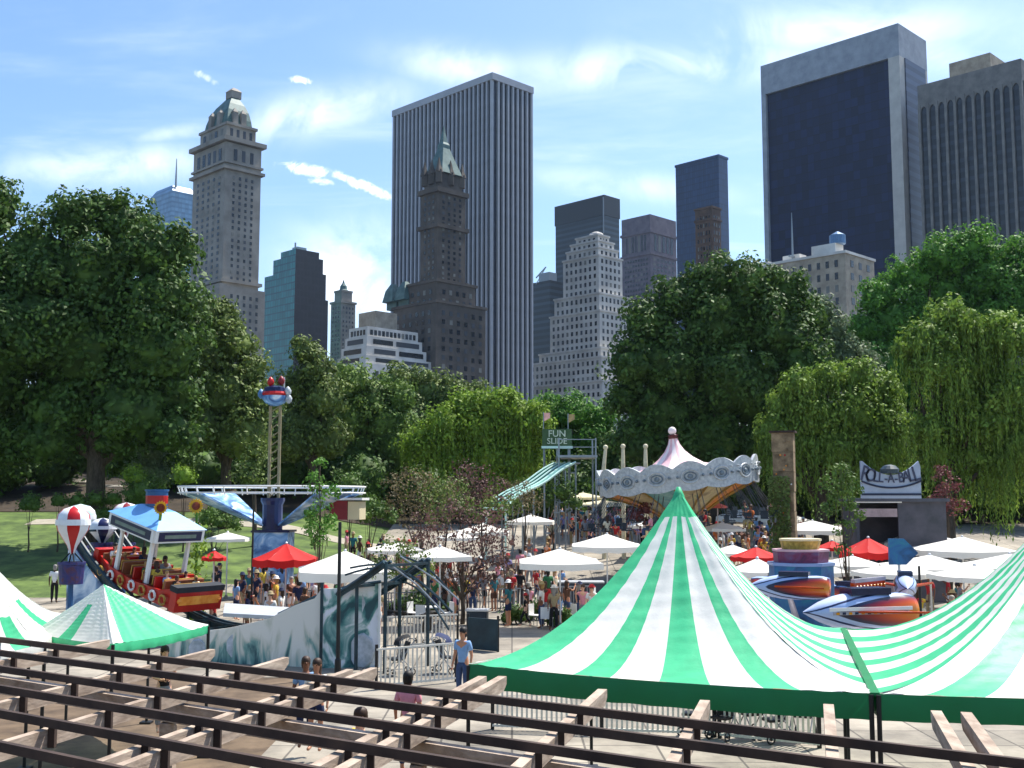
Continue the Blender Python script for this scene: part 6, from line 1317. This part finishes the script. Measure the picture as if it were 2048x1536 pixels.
def cloth_mesh(kind, part):
    J, Lf, Rt = joints(kind); V = []; R_ = []; E = []
    def put(p, r): V.append(tuple(p)); R_.append(r); return len(V)-1
    def up(r, e): return (r[0]+e, r[1]+e) if isinstance(r, tuple) else r+e
    if part == 'shirt':
        a0_ = put((0, 0, .90), (.152, .124)); a = put((0, 0, 1.02), (.14, .112)); E.append((a0_, a)); c = put(J['spi'], up(RB['spi'], .018)); d = put(J['che'], up(RB['che'], .016)); E += [(a, c), (c, d)]; n = put((0, 0, 1.44), .066); E.append((d, n))
        for D in (Lf, Rt):
            s = put(D['sho'], .074); mid = Vector(D['sho']).lerp(Vector(D['elb']), .72); m_ = put(mid, .062); E += [(d, s), (s, m_)]
    else:
        a = put(J['pel'], (.146, .116)); t_ = put((0, 0, 1.04), (.132, .104)); E.append((a, t_))
        for D in (Lf, Rt):
            h = put(D['hip'], .104); E.append((a, h))
            if part == 'trousers': k = put(D['kne'], .075); f = put(Vector(D['kne']).lerp(Vector(D['ank']), .88), .062); E += [(h, k), (k, f)]
            else: k = put(Vector(D['hip']).lerp(Vector(D['kne']), .8), .088); E.append((h, k))
    return skin(V, E, R_)
m_eye = M('dark_eye', '1a1412', .3)
SKIN = [M('skin_%s' % n, c, .55, var=.05) for n, c in (('light', 'd9a98c'), ('tan', 'b98262'), ('brown', '7c5038'), ('deep', '4a2f22'))]
HAIR = {n: M('hair_'+n, c, .6, var=.2) for n, c in (('black', '16120f'), ('brown', '3a2617'), ('blond', 'a88550'), ('grey', '8a8680'))}
CLO = {n: M('cloth_'+n.replace(' ', '_'), c, .85, var=.1, scale=8) for n, c in (('white', 'dcdcd8'), ('black', '17171a'), ('navy', '1c2748'), ('light blue', '7da0c8'), ('red', 'b0262a'), ('pink', 'd98f9c'), ('grey', '7d7f84'), ('khaki', '9a8a68'), ('green', '2f6a40'), ('denim', '34476a'), ('lilac', '8f84b0'), ('orange', 'c8682c'), ('yellow', 'd0b040'), ('brown', '5c4030'), ('cream', 'd8cdb0'), ('teal', '2b6c74'))}
PM = {}
for kd in ('stand', 'walk', 'raise', 'hold', 'sit'):
    PM[kd] = (body_mesh(kd), cloth_mesh(kd, 'shirt'), cloth_mesh(kd, 'trousers'), cloth_mesh(kd, 'shorts'))
def hairm(long):
    b = MB(); b.lathe([(.001, .118), (.05, .108), (.085, .075), (.097, .03), (.096, -.01), (.088, -.03)], 14, 0, Matrix.Translation((0, .012, 1.665)) @ Matrix.Diagonal((.95, 1.12, 1, 1)), cap=False)
    b.lathe([(.09, .05), (.098, 0), (.092, -.06), (.08, -.10 if not long else -.24), (.05, -.13 if not long else -.30)], 14, 0, Matrix.Translation((0, .035, 1.645)) @ Matrix.Diagonal((.92, .86, 1, 1)), cap=False)
    return b.mesh('hair', HAIR['brown'], True)
HM = {0: hairm(0), 1: hairm(1)}
hatb = MB(); hatb.lathe([(.16, 1.70), (.155, 1.71), (.105, 1.72), (.10, 1.78), (.06, 1.82), (.001, 1.83)], 14, cap=False); HATM = hatb.mesh('hat', CLO['white'], True)
shb = MB(); shb.box((0, -.05, .035), (.09, .26, .07)); SHM = shb.mesh('shoe', CLO['black'])
def setm(o, m):
    o.material_slots[0].link = 'OBJECT'; o.material_slots[0].material = m
POSE = {'stand': 'standing', 'walk': 'walking', 'raise': 'waving', 'hold': 'hands clasped', 'sit': 'seated'}
USED = set()
def person(x, y, z, rz, kind, shirt, bottom, bcol, sk, hair, long, hat, sc, label, group):
    body, sh, tr, so = PM[kind]
    o = bpy.data.objects.new('person', body); COL.objects.link(o); setm(o, SKIN[sk]); o.location = (x, y, z); o.rotation_euler = (0, 0, rz); o.scale = (sc, sc, sc)
    tag(o, label, 'person', group)
    for nm, me, mt in (('shirt', sh, CLO[shirt]), (bottom, tr if bottom == 'trousers' else so, CLO[bcol]), ('hair', HM[long], HAIR[hair])):
        c = bpy.data.objects.new(nm, me); COL.objects.link(c); c.parent = o; setm(c, mt)
    if hat: c = bpy.data.objects.new('hat', HATM); COL.objects.link(c); c.parent = o; setm(c, CLO[hat])
    return o
def label_for(kind, shirt, bottom, bcol, hair, long, hat, sc, place):
    who = 'child' if sc < .8 else 'person'; hh = (hat+' hat') if hat else (hair+' ponytail' if long else hair+' hair')
    return '%s %s in %s shirt, %s %s, %s %s' % (who, POSE[kind], shirt, bcol, bottom, hh, place)
def crowd(n, region, group, place, kinds=('stand', 'stand', 'walk', 'hold', 'raise'), mind=.55, kids=.15):
    pts = []; tries = 0
    while len(pts) < n and tries < n*60:
        tries += 1; px = random.uniform(region[0], region[1]); Y = random.uniform(region[2], region[3]); x = (px-1024)/F*Y
        if all((x-a)**2+(Y-c)**2 > mind**2 for a, c in pts): pts.append((x, Y))
    for x, y in pts:
        for _ in range(80):
            kind = random.choice(kinds); shirt = random.choice(['white', 'white', 'light blue', 'navy', 'black', 'grey', 'red', 'pink', 'khaki', 'lilac', 'orange', 'green', 'cream', 'teal', 'yellow', 'brown']); bcol = random.choice(['denim', 'khaki', 'black', 'white', 'navy', 'grey', 'brown']); bottom = random.choice(['trousers', 'shorts']); hair = random.choice(['black', 'brown', 'brown', 'blond', 'grey']); long = random.choice((0, 0, 1)); hat = random.choice([None]*5+['white', 'red', 'khaki', 'navy']); sc = random.uniform(.62, .76) if random.random() < kids else random.uniform(.93, 1.04)
            lb = label_for(kind, shirt, bottom, bcol, hair, long, hat, sc, place)
            if lb not in USED: break
        USED.add(lb); person(x, y, gz(x, y)+.03, random.uniform(-PI, PI), kind, shirt, bottom, bcol, random.choice((0, 0, 0, 1, 1, 2, 3)), hair, long, hat, sc, lb, group)
crowd(62, (1100, 1310, 73, 84), 'crowd left of the marquee peak', 'below the carousel rim')
crowd(12, (1035, 1105, 58, 67), 'people under the small umbrella', 'beside the small umbrella')
crowd(54, (1420, 1605, 64, 77), 'crowd right of the marquee peak', 'right of the tent peak')
crowd(28, (690, 850, 56, 70), 'people beyond the wide umbrella', 'beyond the wide umbrella')
crowd(34, (400, 640, 41.5, 56), 'people queueing by the tug ride', 'queueing by the tug')
crowd(10, (630, 760, 40, 50), 'people near the wide umbrella', 'near the wide umbrella')
crowd(13, (1010, 1200, 44, 50), 'people around the slate counter', 'near the slate counter')
crowd(16, (850, 1030, 48, 62), 'people behind the plum tree', 'behind the plum tree')
crowd(14, (1640, 1950, 45, 62), 'people at the right hand umbrellas', 'by the right umbrellas')
crowd(8, (1690, 1900, 36, 44), 'people behind the jet ride', 'behind the jet ride')
crowd(6, (115, 240, 52, 58), 'people behind the balloons', 'behind the balloons')
# the group walking in the open between plum tree and marquee
G_ = 'people walking in the open plaza'
for px, pyb, kind, shirt, bottom, bcol, hair, long, hat, sk, sc, rz, lb in [
    (945, 1238, 'stand', 'navy', 'trousers', 'denim', 'brown', 0, None, 0, 1.0, .4, 'person in navy shirt standing by the plum tree trunk'),
    (968, 1222, 'walk', 'grey', 'shorts', 'black', 'black', 0, None, 1, 1.0, 2.6, 'person in grey shirt and black shorts walking away right of the plum tree'),
    (988, 1226, 'stand', 'teal', 'shorts', 'brown', 'brown', 1, None, 1, 1.0, -2.4, 'person in teal shirt and brown shorts in the middle of the walking group'),
    (1005, 1210, 'walk', 'white', 'trousers', 'khaki', 'black', 0, 'white', 0, .98, .2, 'person in white hat and khaki trousers behind the teal shirt'),
    (1040, 1218, 'stand', 'black', 'trousers', 'black', 'black', 0, None, 2, 1.06, 3.0, 'tall person dressed all in black in the walking group'),
    (1028, 1206, 'hold', 'lilac', 'shorts', 'grey', 'brown', 1, None, 0, .95, -.8, 'person in lilac shirt beside the person in black'),
    (1060, 1232, 'walk', 'pink', 'trousers', 'black', 'black', 0, None, 1, .72, -2.9, 'child in pink shirt in front of the person in black'),
    (1072, 1206, 'walk', 'red', 'trousers', 'navy', 'brown', 0, 'red', 0, 1.0, 1.9, 'person in red shirt and red hat with navy trousers'),
    (1096, 1220, 'stand', 'green', 'shorts', 'brown', 'black', 0, None, 3, 1.05, -2.8, 'person in green shirt and brown shorts by the slate counter'),
    (1110, 1214, 'walk', 'cream', 'trousers', 'khaki', 'blond', 1, None, 0, .97, .9, 'person in cream shirt right of the green shirt'),
    (1124, 1206, 'hold', 'light blue', 'trousers', 'denim', 'brown', 0, None, 0, 1.0, 2.2, 'person in light blue shirt holding a tray by the counter'),
    (800, 1210, 'walk', 'red', 'trousers', 'khaki', 'black', 0, None, 1, 1.0, -1.4, 'person in red shirt walking above the round planter'),
    (865, 1205, 'stand', 'white', 'shorts', 'denim', 'blond', 0, None, 0, .98, 1.2, 'person in white shirt and denim shorts behind the metal hoops'),
    (880, 1222, 'walk', 'black', 'shorts', 'khaki', 'brown', 0, None, 0, 1.0, -.6, 'person in black shirt and khaki shorts right of the metal hoops')]:
    p = onz(px, pyb, 0); person(p.x, p.y, .03, rz, kind, shirt, bottom, bcol, sk, hair, long, hat, sc, lb, G_)
# near people half hidden by the pergola and marquee
for px, pyh, Y, kind, shirt, bottom, bcol, hair, long, sk, rz, lb in [
    (926, 1262, 27.5, 'stand', 'light blue', 'trousers', 'denim', 'black', 0, 1, -.5, 'person in light blue shirt at the left corner post of the big marquee'),
    (817, 1352, 20.5, 'stand', 'pink', 'trousers', 'denim', 'black', 0, 1, 2.9, 'dark haired person in pale pink shirt behind the pergola slats'),
    (612, 1322, 23, 'hold', 'light blue', 'trousers', 'navy', 'brown', 0, 2, .3, 'person in light blue shirt below the painted screen, left one of two'),
    (634, 1326, 22.6, 'stand', 'white', 'shorts', 'navy', 'brown', 1, 1, -.2, 'long haired person in white shirt below the painted screen'),
    (330, 1300, 24, 'hold', 'black', 'trousers', 'grey', 'black', 1, 0, .5, 'person in black behind the low green panelled tent'),
    (690, 1432, 14.8, 'walk', 'white', 'shorts', 'khaki', 'blond', 0, 0, 1.4, 'blond person in white shirt seen through the pergola'),
    (720, 1428, 16.5, 'stand', 'yellow', 'trousers', 'denim', 'brown', 0, 0, -.9, 'person in yellow shirt seen through the pergola')]:
    hd = at(px, pyh, Y); person(hd.x, Y, hd.z-1.68 if abs(hd.z-1.68) < .5 else .03, rz, kind, shirt, bottom, bcol, sk, hair, long, None, 1.0, lb, 'people close to the pergola')
# riders in the tug boat and on the swings
MBt = boat.matrix_basis.copy(); cols = ['white', 'lilac', 'orange', 'navy', 'pink', 'green', 'grey', 'yellow', 'light blue', 'red', 'black', 'cream']; i = 0
for bi, x in enumerate((-2.0, -1.35, -.7, .0, .65, 1.3, 1.9)):
    for y in (-.42, .40):
        if (bi*2+(y > 0)) % 5 == 4: continue
        sc = random.choice((.68, .74, .95)); p = MBt @ Vector((x+.02, y, .46)); sh = cols[i % 12]
        lb = '%s in %s shirt riding on the %s side of tug bench %s' % ('child' if sc < .8 else 'person', sh, 'near' if y < 0 else 'far', ['at the stern', 'second from the stern', 'under the rear posts', 'under the roof', 'under the front posts', 'behind the bow', 'at the bow'][bi])
        person(p.x, p.y, p.z-.90*sc, yaw+PI/2, 'sit', sh, 'shorts', ['denim', 'khaki', 'black', 'navy'][i % 4], i % 4, ['black', 'brown', 'blond'][i % 3], i % 2, None, sc, lb, 'riders in the tug boat'); i += 1
for j, (p, aa) in enumerate(SW[::3]):
    sh = cols[(j*5) % 12]; bc = ['denim', 'black', 'khaki', 'grey'][j % 4]
    lb = 'carousel swing rider in %s shirt and %s trousers in the hanging seat number of the %s' % (sh, bc, ['front', 'right', 'back', 'left'][int(((aa+PI/2) % (2*PI))/(PI/2)) % 4])
    lb = 'rider in %s shirt, %s trousers, swinging at the %s side of the carousel' % (sh, bc, ['near', 'right', 'far', 'left'][int(((aa+PI*.75) % (2*PI))/(PI/2)) % 4])
    person(p.x, p.y, p.z-.88, aa, 'sit', sh, 'trousers', bc, j % 4, ['black', 'brown', 'blond'][j % 3], j % 2, None, .95, lb, 'riders on the swing carousel')
# ---------------------------------------------------------------- summer haze over the city
b = MB(); b.box((0, 470, 134), (1500, 1100, 270)); hm = bpy.data.materials.new('haze'); hm.use_nodes = True; t = hm.node_tree; t.nodes.clear()
ho = t.nodes.new('ShaderNodeOutputMaterial'); pv = t.nodes.new('ShaderNodeVolumePrincipled'); pv.inputs['Color'].default_value = (.55, .74, 1, 1); pv.inputs['Density'].default_value = .00005; pv.inputs['Anisotropy'].default_value = .2
t.links.new(pv.outputs[0], ho.inputs['Volume']); hz_o = b.build('haze', hm); tag(hz_o, 'thin pale summer haze hanging between the park and the skyline', 'haze', None, 'stuff')
